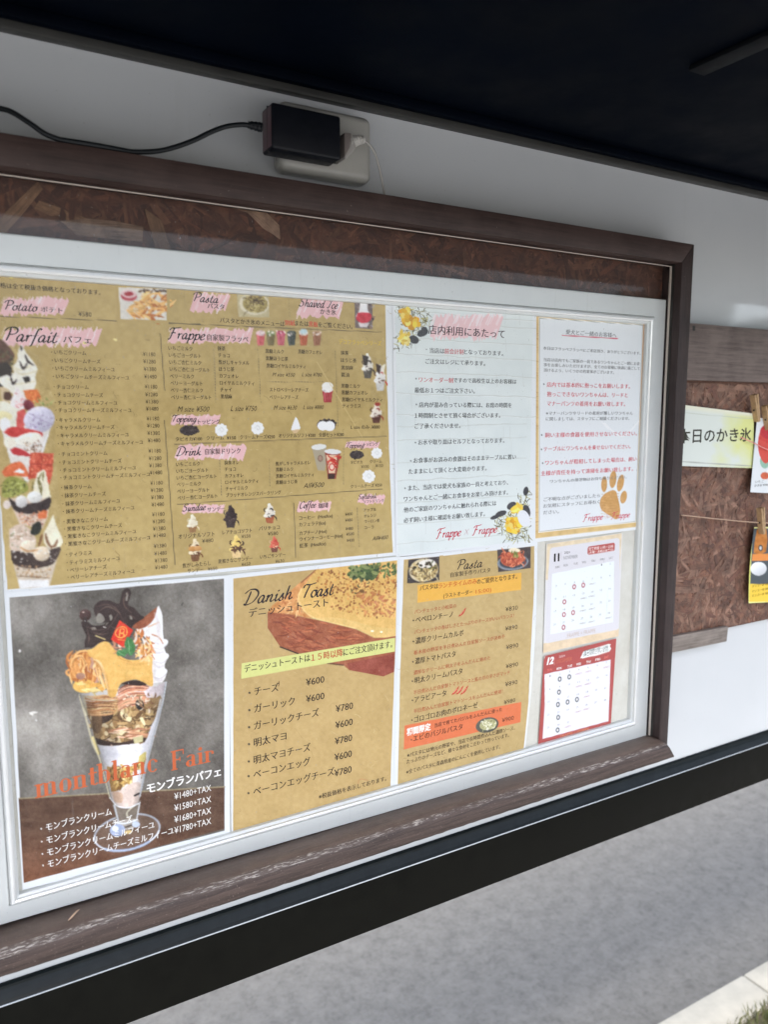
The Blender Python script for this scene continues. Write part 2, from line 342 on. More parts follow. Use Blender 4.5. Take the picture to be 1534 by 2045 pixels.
# the ledge: deeper, with a rounded worn nosing
xl, xr = -90, 888
lp = [(15, -24), (-30, -23.5), (-36.5, -24.2), (-40, -25.5), (-43, -28.5), (-44.6, -33), (-45, -47), (-43, -50), (-36, -51), (15, -51)]
V = []; Fc = []; n = len(lp); NS = 120
for k in range(NS+1):
    t = k/NS
    for i, (y, z) in enumerate(lp):
        # mitred end: the nosing recedes to the right
        xe = xr-max(0, (z+50)/27)*18
        w_ = .0 if k in (0, NS) else 1
        V.append((xl+(xe-xl)*t, y+(rng.normal()*.18*w_ if y < -20 else 0), z+(rng.normal()*.15*w_ if y < -20 else 0)))
for k in range(NS):
    for i in range(n):
        j = (i+1) % n; Fc.append((k*n+i, k*n+j, (k+1)*n+j, (k+1)*n+i))
Fc += [tuple(range(n))[::-1], tuple(NS*n+i for i in range(n))]
o = obj('ledge', V, Fc, M['ledge'], case, True)
wl = [0, 0, .25, .9, .8, .35, 0, 0, 0, 0]; wat = o.data.attributes.new('worn', 'FLOAT', 'POINT'); wat.data.foreach_set('value', wl*(NS+1))
bm = bmesh.new(); bm.from_mesh(o.data); bmesh.ops.recalc_face_normals(bm, faces=bm.faces); bm.to_mesh(o.data); bm.free()
# oriented-strand backing board, strands as real flakes
def color_attr(me, cols, dom='POINT'):
    a = me.color_attributes.new('print', 'FLOAT_COLOR', dom); c = np.ones((len(cols), 4), np.float32); c[:, :3] = cols; a.data.foreach_set('color', c.ravel())
def strands(parent, x0, x1, z0, z1, Y, count, cols, seed, lmin=25, lmax=75, wmin=5, wmax=22):
    q = random.Random(seed); V = []; Fc = []; Cc = []; Gr = []
    for i in range(count):
        cx, cz = q.uniform(x0, x1), q.uniform(z0, z1); L = q.uniform(lmin, lmax)/2; w = q.uniform(wmin, wmax)/2; a = q.uniform(0, math.pi)
        ca, sa = math.cos(a), math.sin(a); y = Y-.2-q.random()*.9; tl = q.uniform(-.25, .25); k = len(V)
        e1, e2 = q.uniform(-.25, .25), q.uniform(-.25, .25); pts = [(-L*(1+e1), -w*q.uniform(.7, 1)), (-L*.3, -w*q.uniform(.85, 1)), (L*.4, -w*q.uniform(.85, 1.05)), (L*(1-e2), -w*q.uniform(.6, 1)), (L*(1+e2), w*q.uniform(.5, .95)), (L*.2, w*q.uniform(.9, 1.05)), (-L*.5, w), (-L*(1-e1), w*q.uniform(.4, .9))]
        for (u, v_) in pts:
            X = min(max(cx+u*ca-v_*sa, x0), x1); Z = min(max(cz+u*sa+v_*ca, z0), z1)
            V.append((X, min(y+tl*u/L, Y-.1), Z))
        m_ = len(pts)
        for p in pts:
            V.append((V[k+len(V)-k-m_][0], Y+.5, V[k+len(V)-k-m_][2]))
        Fc.append(tuple(k+j for j in range(m_))[::-1])
        for j in range(m_): Fc.append((k+j, k+(j+1) % m_, k+m_+(j+1) % m_, k+m_+j))
        c = np.array(q.choice(cols))*q.uniform(.75, 1.2); Cc += [c]*(2*m_); ro = q.uniform(0, 50)
        Gr += [(u*.02+ro, v_*.5+ro, ro) for (u, v_) in pts]*2
    o = obj('wood_strands', V, Fc, M['strand'], parent); color_attr(o.data, np.array(Cc)); ga = o.data.attributes.new('grain', 'FLOAT_VECTOR', 'POINT'); ga.data.foreach_set('vector', np.array(Gr, np.float32).ravel()); o['kind'] = 'stuff'
    bm = bmesh.new(); bm.from_mesh(o.data); bmesh.ops.recalc_face_normals(bm, faces=bm.faces); bm.to_mesh(o.data); bm.free()
    return o
bb = box('backing_board', -67, 870.5, 4, 14, -24, 676, M['osb'], case)
OC = [(.085, .033, .019), (.105, .042, .024), (.065, .024, .014), (.135, .06, .034), (.05, .019, .012), (.115, .042, .023), (.075, .028, .017)]
strands(case, -66, 869, 618, 674.8, 4, 3000, OC, 5, 14, 75, 1.2, 8)
strands(case, -66, 300, 618, 674.8, 3.2, 6, [(.24,.15,.10),(.20,.11,.06)], 9, 60, 110, 7, 19)
# the clear front sheet with its polished edge
box('clear_front', -60, 866.5, -13.5, -11, -22.6, 674.5, M['acrylic'], case)
box('clear_front_edge', 866.8, 868.4, -13.6, -11, -22.6, 672, M['acrylic_edge'], case)
box('clear_front_edge', -60, 866.4, -14.6, -13.8, 671.5, 672.4, M['acrylic_edge'], case)
box('clear_front_channel', 868.7, 869.3, -17.5, -9, -22.6, 674.5, M['black_satin'], case)

# ================================================================== THE ALUMINIUM POSTER FRAME
pf = thing('poster_frame', 'white aluminium poster frame holding the menus inside the wooden case', 'frame', (430, 4, -27))
FO = [(-40, 624.4), (866.8, 627.0), (866.8, -26.5), (-40, -21)]; FI = [(-7.5, 588), (832.5, 591.5), (832.5, 7.5), (-7.5, 3)]
fp = [(0, 3.8), (0, -7.2), (.03, -8), (.70, -8), (.705, -5), (.735, -5), (.74, -8.8), (.78, -10.4), (.85, -10.6), (.90, -9.6), (.905, -6.5), (.99, -5), (1, -2.5), (1, 3.8)]
fr_ = rails(FO, FI, fp, ['top_rail', 'side_rail', 'bottom_rail', 'side_rail'], M['alu'], pf)
for o in fr_:
    o.data.materials.append(M['alu_bead'])
    for p in o.data.polygons:
        ys = [o.data.vertices[i].co.y for i in p.vertices]
    n_ = len(fp)
    for i, p in enumerate(o.data.polygons):
        if 6 <= i <= 9: p.material_index = 1
box('backing_sheet', -30, 856, 1.2, 3.6, -12, 612, M['backing'], pf)

# ================================================================== PRINTING
def warp(x, z, amp, ph):
    return amp*(np.sin(x*.021+ph)*np.cos(z*.013+ph*1.7)*.5+np.sin((x+z)*.009+ph)*.5)
PK = .93
class Sheet:
    """a paper sheet as a fine grid whose points carry the printed colour"""
    def __init__(s, quad, Y, step, paper=(225,228,230), amp=.5, ph=0., inset=True, bow=None):
        q = [at(*p, Y) for p in quad]; s.q = np.array([[a[0], a[2]] for a in q]); s.Y = Y; s.amp = amp; s.ph = ph; s.bow = bow
        w = np.linalg.norm(s.q[1]-s.q[0]); h = np.linalg.norm(s.q[3]-s.q[0]); s.nu, s.nv = int(w/step)+1, int(h/step)+1
        u, v = np.meshgrid(np.linspace(0, 1, s.nu), np.linspace(0, 1, s.nv)); s.u, s.v = u.ravel(), v.ravel()
        a = s.q[0]+(s.q[1]-s.q[0])*s.u[:, None]; b_ = s.q[3]+(s.q[2]-s.q[3])*s.u[:, None]; XZ = a+(b_-a)*s.v[:, None]
        if bow is not None: XZ = XZ+bow(s.u, s.v)
        s.X, s.Z = XZ[:, 0], XZ[:, 1]
        P = np.stack([s.X, np.full_like(s.X, Y), s.Z], 1); pp = seen(P); s.U, s.V = pp[:, 0], pp[:, 1]
        s.c = np.tile(np.array(paper, float), (len(s.X), 1)); s.text = []
    def yoff(s, x, z): return s.Y+warp(x, z, s.amp, s.ph)
    # -- coordinates
    def pts(s, t, P): return np.array([px(t, *p) for p in P])
    def sub(s, x0, x1, y0, y1): return np.nonzero((s.U >= x0) & (s.U <= x1) & (s.V >= y0) & (s.V <= y1))[0]
    def blend(s, idx, al, col):
        al = al[:, None] if np.ndim(al) else al
        s.c[idx] = s.c[idx]*(1-al)+np.asarray(col, float)*al
    def poly(s, t, P, col, soft=.7, al=1., smooth=0, nz=0, ns=6., ret=False, px_=None):
        Q = s.pts(t, P) if px_ is None else px_
        if smooth: Q = catmull(list(Q)+[Q[0]], smooth)[:-1]
        m = soft+1; idx = s.sub(Q[:,0].min()-m, Q[:,0].max()+m, Q[:,1].min()-m, Q[:,1].max()+m)
        if not len(idx): return idx, np.zeros(0)
        x, y = s.U[idx], s.V[idx]; ins = np.zeros(len(idx), bool); dist = np.full(len(idx), 1e9)
        for i in range(len(Q)):
            a, b_ = Q[i], Q[(i+1) % len(Q)]; dx, dy = b_-a
            c1 = (a[1] > y) != (b_[1] > y)
            with np.errstate(divide='ignore', invalid='ignore'): xi = a[0]+(y-a[1])*dx/(dy if dy else 1e-9)
            ins ^= c1 & (x < xi)
            L = dx*dx+dy*dy+1e-9; tt = np.clip(((x-a[0])*dx+(y-a[1])*dy)/L, 0, 1)
            dist = np.minimum(dist, np.hypot(x-a[0]-tt*dx, y-a[1]-tt*dy))
        sd_ = np.where(ins, dist, -dist); A = np.clip(.5+sd_/soft, 0, 1)
        k = A > 0; idx, A = idx[k], A[k]
        if ret: return idx, A
        cc = np.asarray(col, float)
        if nz: cc = cc+(fbm(s.U[idx], s.V[idx], ns, int(abs(Q[0][0]*7+Q[0][1]*13)) % 97)[:, None]-.5)*2*nz
        s.blend(idx, A*al, cc); return idx, A
    def ell(s, t, x, y, rx, ry, rot, col, soft=.7, al=1., nz=0, ns=5., shade=0):
        sc = REG[t][2]; x, y = px(t, x, y); rx, ry = rx/sc, ry/sc; r = max(rx, ry)+soft+1
        idx = s.sub(x-r, x+r, y-r, y+r)
        if not len(idx): return
        a = math.radians(rot); dx, dy = s.U[idx]-x, s.V[idx]-y; u = (dx*math.cos(a)+dy*math.sin(a))/rx; v = (-dx*math.sin(a)+dy*math.cos(a))/ry
        d = np.hypot(u, v); A = np.clip(.5+(1-d)*min(rx, ry)/soft, 0, 1); cc = np.asarray(col, float)[None, :]
        if shade: cc = cc+shade*(-.5*u-.8*v)[:, None]*22
        if nz: cc = cc+(fbm(s.U[idx], s.V[idx], ns, int(x) % 97)[:, None]-.5)*2*nz
        k = A > 0; s.blend(idx[k], A[k]*al, np.broadcast_to(cc, (len(idx), 3))[k])
    def stroke(s, t, P, w, col, al=1., soft=.6, smooth=5, taper=False):
        Q = s.pts(t, P); w = w/REG[t][2]/2
        if smooth and len(Q) > 2: Q = catmull(Q, smooth)
        m = w+soft+1; idx = s.sub(Q[:,0].min()-m, Q[:,0].max()+m, Q[:,1].min()-m, Q[:,1].max()+m)
        if not len(idx): return
        x, y = s.U[idx], s.V[idx]; best = np.full(len(idx), 1e9)
        for i in range(len(Q)-1):
            a, b_ = Q[i], Q[i+1]; dx, dy = b_-a; L = dx*dx+dy*dy+1e-9; tt = np.clip(((x-a[0])*dx+(y-a[1])*dy)/L, 0, 1)
            ww = w*(1-.75*abs((i+tt)/(len(Q)-1)*2-1)**2) if taper else w
            best = np.minimum(best, np.hypot(x-a[0]-tt*dx, y-a[1]-tt*dy)-ww)
        A = np.clip(.5-best/soft, 0, 1); k = A > 0; s.blend(idx[k], A[k]*al, col)
    def scatter(s, t, P, count, cols, size=(2, 6), asp=(1, 3), rot=(0, 180), al=1., seed=0, soft=.6):
        """small ellipses scattered inside a polygon"""
        q = random.Random(seed); Q = np.array(P, float); k = 0; tries = 0
        while k < count and tries < count*20:
            tries += 1; x = q.uniform(Q[:,0].min(), Q[:,0].max()); y = q.uniform(Q[:,1].min(), Q[:,1].max()); ins = False
            for i in range(len(Q)):
                a, b_ = Q[i], Q[(i+1) % len(Q)]
                if (a[1] > y) != (b_[1] > y) and x < a[0]+(y-a[1])*(b_[0]-a[0])/(b_[1]-a[1]): ins = not ins
            if not ins: continue
            k += 1; r = q.uniform(*size); c = np.array(q.choice(cols), float)*q.uniform(.9, 1.08)
            s.ell(t, x, y, r*q.uniform(*asp), r, q.uniform(*rot), c, soft=soft, al=al)
    def squig(s, t, P, count, cols, L=(30, 60), w=(4, 8), curl=1., seed=0, al=1., rot=None):
        q = random.Random(seed); Q = np.array(P, float); k = 0; tries = 0
        while k < count and tries < count*20:
            tries += 1; x = q.uniform(Q[:,0].min(), Q[:,0].max()); y = q.uniform(Q[:,1].min(), Q[:,1].max()); ins = False
            for i in range(len(Q)):
                a, b_ = Q[i], Q[(i+1) % len(Q)]
                if (a[1] > y) != (b_[1] > y) and x < a[0]+(y-a[1])*(b_[0]-a[0])/(b_[1]-a[1]): ins = not ins
            if not ins: continue
            k += 1; a = q.uniform(0, 6.28) if rot is None else math.radians(q.uniform(*rot)); l = q.uniform(*L)/4; p = [(x, y)]; ca = q.uniform(-curl, curl)
            for j in range(3): p.append((p[-1][0]+l*math.cos(a), p[-1][1]+l*math.sin(a))); a += ca
            s.stroke(t, p, q.uniform(*w), np.array(q.choice(cols), float)*q.uniform(.92, 1.06), al=al, smooth=3, taper=True)
    def line(s, t, x0, y0, x1, y1, w, col, dash=0, al=1.):
        if not dash: return s.stroke(t, [(x0, y0), (x1, y1)], w, col, al=al, smooth=0)
        L = math.hypot(x1-x0, y1-y0); n = int(L/(dash*2))
        for i in range(n):
            a, b_ = i/n, (i+.5)/n; s.stroke(t, [(x0+(x1-x0)*a, y0+(y1-y0)*a), (x0+(x1-x0)*b_, y0+(y1-y0)*b_)], w, col, al=al, smooth=0)
    def fibres(s, n, seed, dark=(120, 100, 60)):
        q = random.Random(seed); x0, x1, y0, y1 = s.U.min(), s.U.max(), s.V.min(), s.V.max()
        for i in range(n):
            x, y = q.uniform(x0, x1), q.uniform(y0, y1); a = q.uniform(0, 6.28); ca = q.uniform(-.9, .9); l = q.uniform(1.5, 5); p = [(x, y)]
            for j in range(3): p.append((p[-1][0]+l*math.cos(a), p[-1][1]+l*math.sin(a))); a += ca
            s.stroke('P', p, q.uniform(.5, 1.1), dark if q.random() < .7 else (225, 208, 160), al=q.uniform(.15, .5), smooth=2)
    def brush(s, t, x0, y0, x1, y1, col=(237, 190, 196), seed=1):
        q = random.Random(seed+int(x0+y0)); n = int(abs(x1-x0)/14)+2; top = []; bot = []
        for i in range(n+1):
            u = i/n; sl = (y1-y0)*.25; top.append((x0+(x1-x0)*u+sl, y0+q.uniform(-.12, .12)*(y1-y0)*(1+.8*(i % 2)))); bot.append((x0+(x1-x0)*u-sl*.3, y1+q.uniform(-.1, .12)*(y1-y0)*(1+.8*(i % 2))))
        s.poly(t, top+bot[::-1], col, al=.93)
        for i in range(int(n*.8)):
            u = q.random(); x = x0+(x1-x0)*u; yy0 = y0+(y1-y0)*q.choice([-.1, -.1, .35, .6]); l = (y1-y0)*q.uniform(.25, .55); s.stroke(t, [(x+l*.35, yy0), (x-l*.1, yy0+l)], (y1-y0)*.05+1.5, (252, 228, 230), al=q.uniform(.35, .9), smooth=0)
    def photo(s, t, P, passes=1, grain=7, sat=1., seed=0, contrast=1.):
        """soften a printed photograph and give it halftone grain and uneven tone"""
        idx, A = s.poly(t, P, 0, ret=True); g = s.c.reshape(s.nv, s.nu, 3)
        b_ = g.copy()
        for _ in range(passes):
            p = np.pad(b_, ((1,1),(1,1),(0,0)), 'edge'); b_ = (p[:-2,1:-1]+p[2:,1:-1]+p[1:-1,:-2]+p[1:-1,2:]+2*p[1:-1,1:-1])/6
        w = np.zeros(len(s.c)); w[idx] = A; c = s.c*(1-w[:,None])+b_.reshape(-1,3)*w[:,None]
        n = (fbm(s.U, s.V, 22, seed+3)-.5)*26+(fbm(s.U, s.V, 5, seed+5)-.5)*22+(fbm(s.U*1.3, s.V, 2., seed+9, 2)-.5)*grain*2
        m = 128.; c2 = (c-m)*contrast+m; gy = c2.mean(1, keepdims=True); c2 = gy+(c2-gy)*sat+n[:,None]
        s.c = s.c*(1-w[:,None])+c2*w[:,None]
    def build(s, name, label, cat, parent=None, group=None):
        N = s.nu*s.nv; co = np.stack([s.X, s.yoff(s.X, s.Z), s.Z], 1)*MM; co[:, 2] += ZG*MM
        org = np.array([co[:,0].mean(), co[:,1].mean(), co[:,2].min()]); co -= org
        i, j = np.meshgrid(np.arange(s.nu-1), np.arange(s.nv-1)); a = (j*s.nu+i).ravel(); F = np.stack([a, a+s.nu, a+s.nu+1, a+1], 1)
        me = bpy.data.meshes.new(name); me.vertices.add(N); me.vertices.foreach_set('co', co.astype(np.float32).ravel())
        me.loops.add(F.size); me.loops.foreach_set('vertex_index', F.astype(np.int32).ravel()); me.polygons.add(len(F))
        me.polygons.foreach_set('loop_start', np.arange(0, F.size, 4, dtype=np.int32)); me.update(); me.validate()
        me.polygons.foreach_set('use_smooth', [True]*len(F)); me.materials.append(M['print'])
        color_attr(me, np.clip(lin(np.clip(s.c, 0, 250))*PK, 0, .8))
        o = bpy.data.objects.new(name, me); COL.objects.link(o); o.location = org.tolist(); tag(o, label, cat, group)
        if s.text:
            V = []; F2 = []; C2 = []; k = 0
            for v, f, c in s.text:
                V.append(v); F2 += [tuple(int(q)+k for q in ff) for ff in f]; C2.append(np.tile(lin(c)*PK, (len(v), 1))); k += len(v)
            V = np.concatenate(V); V[:, 1] += warp(V[:, 0], V[:, 2], s.amp, s.ph)+s.Y-.18
            t = obj('lettering', V, F2, M['ink'], o); color_attr(t.data, np.concatenate(C2))
        return o
    # -- lettering
    def place(s, v, f, col, P0, sx, sy):
        """v: (n,2) in em units, baseline at P0 (mm), scaled"""
        lay = getattr(s, 'lay', 0); s.lay = (lay+1) % 9
        out = np.stack([P0[0]+v[:, 0]*sx, np.full(len(v), -.006*lay), P0[2]+v[:, 1]*sy], 1); s.text.append((out, f, col))
    def span(s, t, x, y, w, h):
        X, Y_ = px(t, x, y); sc = REG[t][2]; P0 = at(X, Y_, s.Y)
        # advance along the wall until the sight line has moved w pixels
        d = 0
        lo, hi = 0., 3000.
        for _ in range(40):
            d = (lo+hi)/2
            if seen(P0+np.array([d, 0, 0]))[0]-X < w/sc: lo = d
            else: hi = d
        hm = at(X, Y_-h/sc, s.Y)[2]-P0[2]; return P0, d, hm
    def T(s, t, x, y, txt, w, h, col=(50, 40, 32), bold=0, mincho=True, shear=0):
        P0, d, hm = s.span(t, x, y, w, h); v, f = glyphs(txt, bold, shear); vx = v.copy()
        x0, x1 = v[:, 0].min(), v[:, 0].max(); vx[:, 0] -= x0; sx = d/(x1-x0)
        if txt[0] == '・' and len(txt) > 1: pass
        s.place(vx, f, col, P0, sx, hm)
        if mincho and (h > 70 or max(map(ord, txt)) > 0x3000):
            v2 = vx.copy(); v2[:, 0] += .034; s.place(v2, f, col, P0, sx, hm)
    def TL(s, t, lines, x0, y0, x1, y1, cw, h, col=(50, 40, 32), **k):
        n = len(lines)
        for i, l in enumerate(lines):
            u = i/max(1, n-1); s.T(t, x0+(x1-x0)*u, y0+(y1-y0)*u, l, cw*units(l), h, col, **k)
    def script(s, t, x, y, txt, w, cap, col=(40, 34, 38), nib=.145):
        P0, d, hm = s.span(t, x, y, w, cap); strokes, adv = [], 0
        for ch in txt:
            if ch == ' ': adv += .35; continue
            a, ss = SCRIPT[ch]
            for st in ss: strokes.append([(p[0]+adv+.22*p[1], p[1]) for p in st])
            adv += a
        sx = d/(adv+.1)
        for st in strokes:
            Q = catmull(st, 6); T_ = np.gradient(Q, axis=0); L = np.hypot(T_[:, 0], T_[:, 1])+1e-9; nrm = np.stack([-T_[:, 1]/L, T_[:, 0]/L], 1)
            ang = np.abs(np.sin(np.arctan2(T_[:, 1], T_[:, 0])-.5)); wd = nib*(.34+.66*ang); wd[0] *= .5; wd[-1] *= .3
            # widths are isotropic on paper
            n2 = nrm*wd[:, None]/2; n2[:, 0] *= hm/sx
            V = np.concatenate([Q+n2, Q-n2]); m = len(Q); f = [(i, i+1, m+i+1, m+i) for i in range(m-1)]
            s.place(V, f, col, P0, sx, hm)
SCRIPT = {
 'P': (.62, [[(.22,.98),(.2,.5),(.12,0)], [(-.08,.72),(.1,.98),(.45,1),(.6,.8),(.5,.55),(.2,.47)]]),
 'o': (.40, [[(.3,.46),(.12,.46),(.04,.2),(.15,0),(.3,.06),(.36,.3),(.28,.47),(.42,.42)]]),
 't': (.34, [[(.2,.78),(.12,.3),(.12,.05),(.22,0),(.36,.14)], [(.0,.5),(.36,.52)]]),
 'a': (.46, [[(.34,.44),(.18,.5),(.04,.25),(.08,.02),(.22,.06),(.34,.42)], [(.34,.46),(.3,.1),(.36,0),(.48,.14)]]),
 'r': (.36, [[(.02,.36),(.1,.48),(.1,.3),(.08,0)], [(.09,.25),(.2,.44),(.34,.46)]]),
 'f': (.34, [[(.42,.92),(.3,1.0),(.2,.8),(.12,.2),(.05,-.25),(-.05,-.35)], [(0,.45),(.34,.48)]]),
 'i': (.24, [[(.04,.34),(.12,.48),(.08,.08),(.16,0),(.28,.14)], [(.12,.66),(.17,.72),(.21,.70)]]),
 'F': (.62, [[(.3,.95),(.2,.5),(.1,-.02),(-.04,-.05)], [(-.04,.72),(.08,.93),(.4,.95),(.78,1.04)], [(.1,.5),(.3,.53),(.45,.52)]]),
 'p': (.46, [[(.02,.34),(.12,.5),(.08,.1),(0,-.4)], [(.1,.3),(.25,.5),(.38,.4),(.36,.1),(.2,0),(.08,.08)]]),
 'e': (.38, [[(.06,.22),(.25,.3),(.3,.44),(.18,.5),(.05,.3),(.06,.05),(.2,0),(.38,.14)]]),
 's': (.36, [[(.02,.06),(.1,.2),(.24,.5),(.22,.3),(.28,.12),(.18,-.02),(.04,.04)], [(.22,.06),(.38,.14)]]),
 'S': (.6, [[(.55,.85),(.4,1.0),(.15,.9),(.15,.65),(.4,.45),(.42,.15),(.2,-.02),(-.05,.12)]]),
 'h': (.46, [[(.15,1.0),(.1,.5),(.05,0)], [(.08,.25),(.24,.48),(.32,.4),(.28,.1),(.36,0),(.48,.14)]]),
 'v': (.42, [[(.02,.4),(.1,.48),(.12,.05),(.18,0),(.34,.35),(.3,.5),(.44,.45)]]),
 'd': (.48, [[(.34,.44),(.18,.5),(.04,.25),(.08,.02),(.22,.06),(.36,.42)], [(.42,1.0),(.34,.4),(.3,.08),(.38,0),(.5,.14)]]),
 'I': (.45, [[(.1,.8),(.3,1.0),(.45,.95)], [(.35,.97),(.2,.3),(.1,.02),(-.05,.08)]]),
 'c': (.36, [[(.3,.4),(.2,.5),(.05,.3),(.06,.05),(.2,0),(.38,.14)]]),
 'T': (.58, [[(-.02,.72),(.1,.95),(.4,.93),(.82,1.02)], [(.4,.93),(.25,.4),(.18,0)]]),
 'n': (.48, [[(.02,.36),(.1,.48),(.08,.25),(.05,0)], [(.08,.25),(.24,.48),(.32,.4),(.28,.1),(.36,0),(.5,.14)]]),
 'g': (.46, [[(.34,.44),(.18,.5),(.04,.25),(.1,.04),(.24,.1),(.34,.42)], [(.34,.46),(.28,0),(.18,-.35),(0,-.32),(.1,-.15),(.48,.1)]]),
 'D': (.75, [[(.25,.9),(.18,.4),(.1,.02)], [(-.08,.76),(.15,1.0),(.5,.98),(.7,.65),(.5,.15),(.15,-.02),(-.02,.06)]]),
 'k': (.46, [[(.15,1.0),(.1,.5),(.05,0)], [(.36,.46),(.12,.24),(.2,.2),(.34,0),(.46,.1)]]),
 'u': (.48, [[(.04,.36),(.1,.48),(.06,.1),(.16,0),(.32,.4)], [(.34,.48),(.28,.08),(.36,0),(.5,.14)]]),
 'C': (.6, [[(.55,.8),(.45,1.0),(.15,.8),(.02,.35),(.15,0),(.4,.05),(.6,.25)]]),
 'l': (.26, [[(.16,.98),(.08,.3),(.1,.03),(.18,0),(.28,.14)]]),
 'x': (.8, [[(.1,.85),(.4,.45),(.62,.05)], [(.62,.9),(.35,.5),(.08,.0)]]),
 'A': (.6, [[(.05,0),(.3,.6),(.42,1.0)], [(.42,1.0),(.44,.5),(.5,0)], [(.15,.35),(.52,.38)]]),
}
def units(l): return sum(.55 if ord(c) < 0x2000 else 1 for c in l)
_G = {}
def glyphs(txt, bold=0, shear=0):
    k = (txt, bold, shear)
    if k in _G: return _G[k]
    c = bpy.data.curves.new('t', 'FONT'); c.body = txt; c.resolution_u = 2; c.offset = -.003+bold; c.fill_mode = 'FRONT'; c.shear = shear
    o = bpy.data.objects.new('t', c); COL.objects.link(o); dg = bpy.context.evaluated_depsgraph_get()
    ev = o.evaluated_get(dg); m = ev.to_mesh(); v = np.empty(len(m.vertices)*3); m.vertices.foreach_get('co', v); v = v.reshape(-1, 3)[:, :2].copy()
    f = [tuple(p.vertices) for p in m.polygons]; ev.to_mesh_clear(); bpy.data.objects.remove(o); bpy.data.curves.remove(c)
    _G[k] = (v, f); return v, f
def _h(i, j, s):
    n = (i*374761393+j*668265263+s*1442695041) & 0xffffffff; n = ((n ^ (n >> 13))*1274126177) & 0xffffffff; return ((n ^ (n >> 16)) & 0xffff)/65535.
def vnoise(x, y, s):
    xi, yi = np.floor(x).astype(np.int64), np.floor(y).astype(np.int64); fx, fy = x-xi, y-yi; fx = fx*fx*(3-2*fx); fy = fy*fy*(3-2*fy)
    return (_h(xi, yi, s)*(1-fx)+_h(xi+1, yi, s)*fx)*(1-fy)+(_h(xi, yi+1, s)*(1-fx)+_h(xi+1, yi+1, s)*fx)*fy
def fbm(x, y, sc, s=0, o=4):
    t = 0; a = .5; n = 0
    for k in range(o): t = t+a*vnoise(x/sc*2**k+k*17.3, y/sc*2**k, s+k); n += a; a *= .55
    return t/n
def ctx(s, x0, y0, x1, y1, seed, col, sc=1.): pass
INK = (50, 38, 30); RED = (196, 62, 62)
# ---------------- the wide menu
s = Sheet([(-24, 520), (787, 598), (793, 1109), (7, 1184.5)], -.3, .85, amp=.35, ph=.4)
kr = [(-60, 400), (768.5, 560), (771, 700), (784.6, 1103), (14, 1177.6), (0, 1000), (-60, 700)]
s.poly('P', kr, (187, 162, 103), soft=.6)
idx, A = s.poly('P', kr, 0, ret=True)
f = fbm(s.U[idx], s.V[idx], 90, 3)[:, None]-.5; g = fbm(s.U[idx], s.V[idx], 9, 8)[:, None]-.5
s.c[idx] = np.clip(s.c[idx]+(f*26+g*18)*A[:, None]*np.array([1, .97, .9]), 0, 255)
s.fibres(420, 11)
L1 = (96, 84, 60)
s.line('z1', 0, 352, 1534, 412, 5, L1); s.line('z2', 0, 272, 1415, 330, 4, L1); s.line('z1', 1225, 485, 1260, 920, 6, L1); s.line('z3', 1258, 0, 1338, 1100, 6, L1)
s.line('z2', 90, 1045, 1445, 995, 4, L1); s.line('z4', 105, 600, 1418, 500, 4, L1); s.line('z4', 852, 590, 865, 938, 4, L1)
for a in [('z2',150,60,155,270),('z2',822,120,825,240),('z2',340,440,355,790),('z2',622,440,642,790),('z2',1118,450,1135,940),('z2',675,648,1050,648),('z4',378,315,390,550),('z4',697,310,700,490),('z4',1170,240,1172,480),('z4',1258,620,1270,880)]:
    s.line(*a, 3.5, (120, 108, 80), dash=9)
for a in [('z1',0,215,495,335),('z1',10,448,750,572),('z2',195,88,420,198),('z2',875,112,1150,228),('z2',50,312,575,395),('z2',68,862,372,918),('z4',95,222,530,308),('z4',138,602,400,652),('z4',875,582,1080,640),('z4',1262,538,1425,592),('z4',1182,197,1395,238)]: s.brush(*a)
# left column of parfaits
def cone(s, t, P, col): s.poly(t, P, col, soft=.9)
s.poly('L', [(-40,60),(20,80),(110,190),(60,260),(-40,250)], (92, 58, 44), smooth=4); s.squig('L', [(-40,120),(60,150),(140,230),(60,330),(-40,320)], 50, [(58,52,34),(92,96,60),(120,120,80),(40,34,28)], (30,70), (4,9))
s.poly('L', [(-40,270),(40,250),(90,300),(70,380),(20,440),(-40,420)], (40, 30, 28), smooth=4)
s.poly('L', [(165,105),(200,170),(262,250),(290,300),(275,360),(278,430),(235,490),(150,520),(60,470),(0,420),(-30,380),(60,345),(110,330),(95,290),(130,240),(140,160)], (238, 234, 220), smooth=4, nz=10, ns=8)
for P in [[(100,300),(170,345),(285,320)],[(90,280),(160,310),(250,270)],[(60,380),(130,420),(270,400)]]: s.stroke('L', P, 9, (222, 208, 160), al=.7)
for P in [[(195,190),(215,240),(265,275)],[(150,240),(180,300),(215,250)],[(80,360),(100,420),(130,380)],[(60,350),(90,345)],[(160,120),(165,160)]]: s.stroke('L', P, 17, (44, 34, 36), taper=True)
s.poly('L', [(175,368),(225,360),(235,400),(195,412)], (40, 32, 34))
s.poly('L', [(0,440),(60,460),(85,500),(80,560),(20,560),(0,500)], (212, 190, 150), smooth=4); s.poly('L', [(30,480),(80,490),(85,545),(30,540)], (80, 50, 38), smooth=4)
cone(s, 'L', [(10,780),(415,700),(325,1000),(215,1200),(90,1080)], (228, 222, 214))
s.poly('L', [(-10,560),(40,560),(120,600),(190,640),(200,720),(120,800),(20,760),(-10,680)], (236, 232, 214), smooth=4, nz=8); s.ell('L', 25, 670, 70, 35, 10, (240, 226, 160), al=.7)
s.ell('L', 35, 740, 45, 55, 0, (244, 242, 240)); s.poly('L', [(128,440),(160,480),(205,545),(180,620),(80,590),(95,520)], (243, 232, 230), smooth=3); s.squig('L', [(120,480),(170,520),(170,600),(100,590)], 10, [(225,130,130),(240,170,170)], (30,70), (6,14))
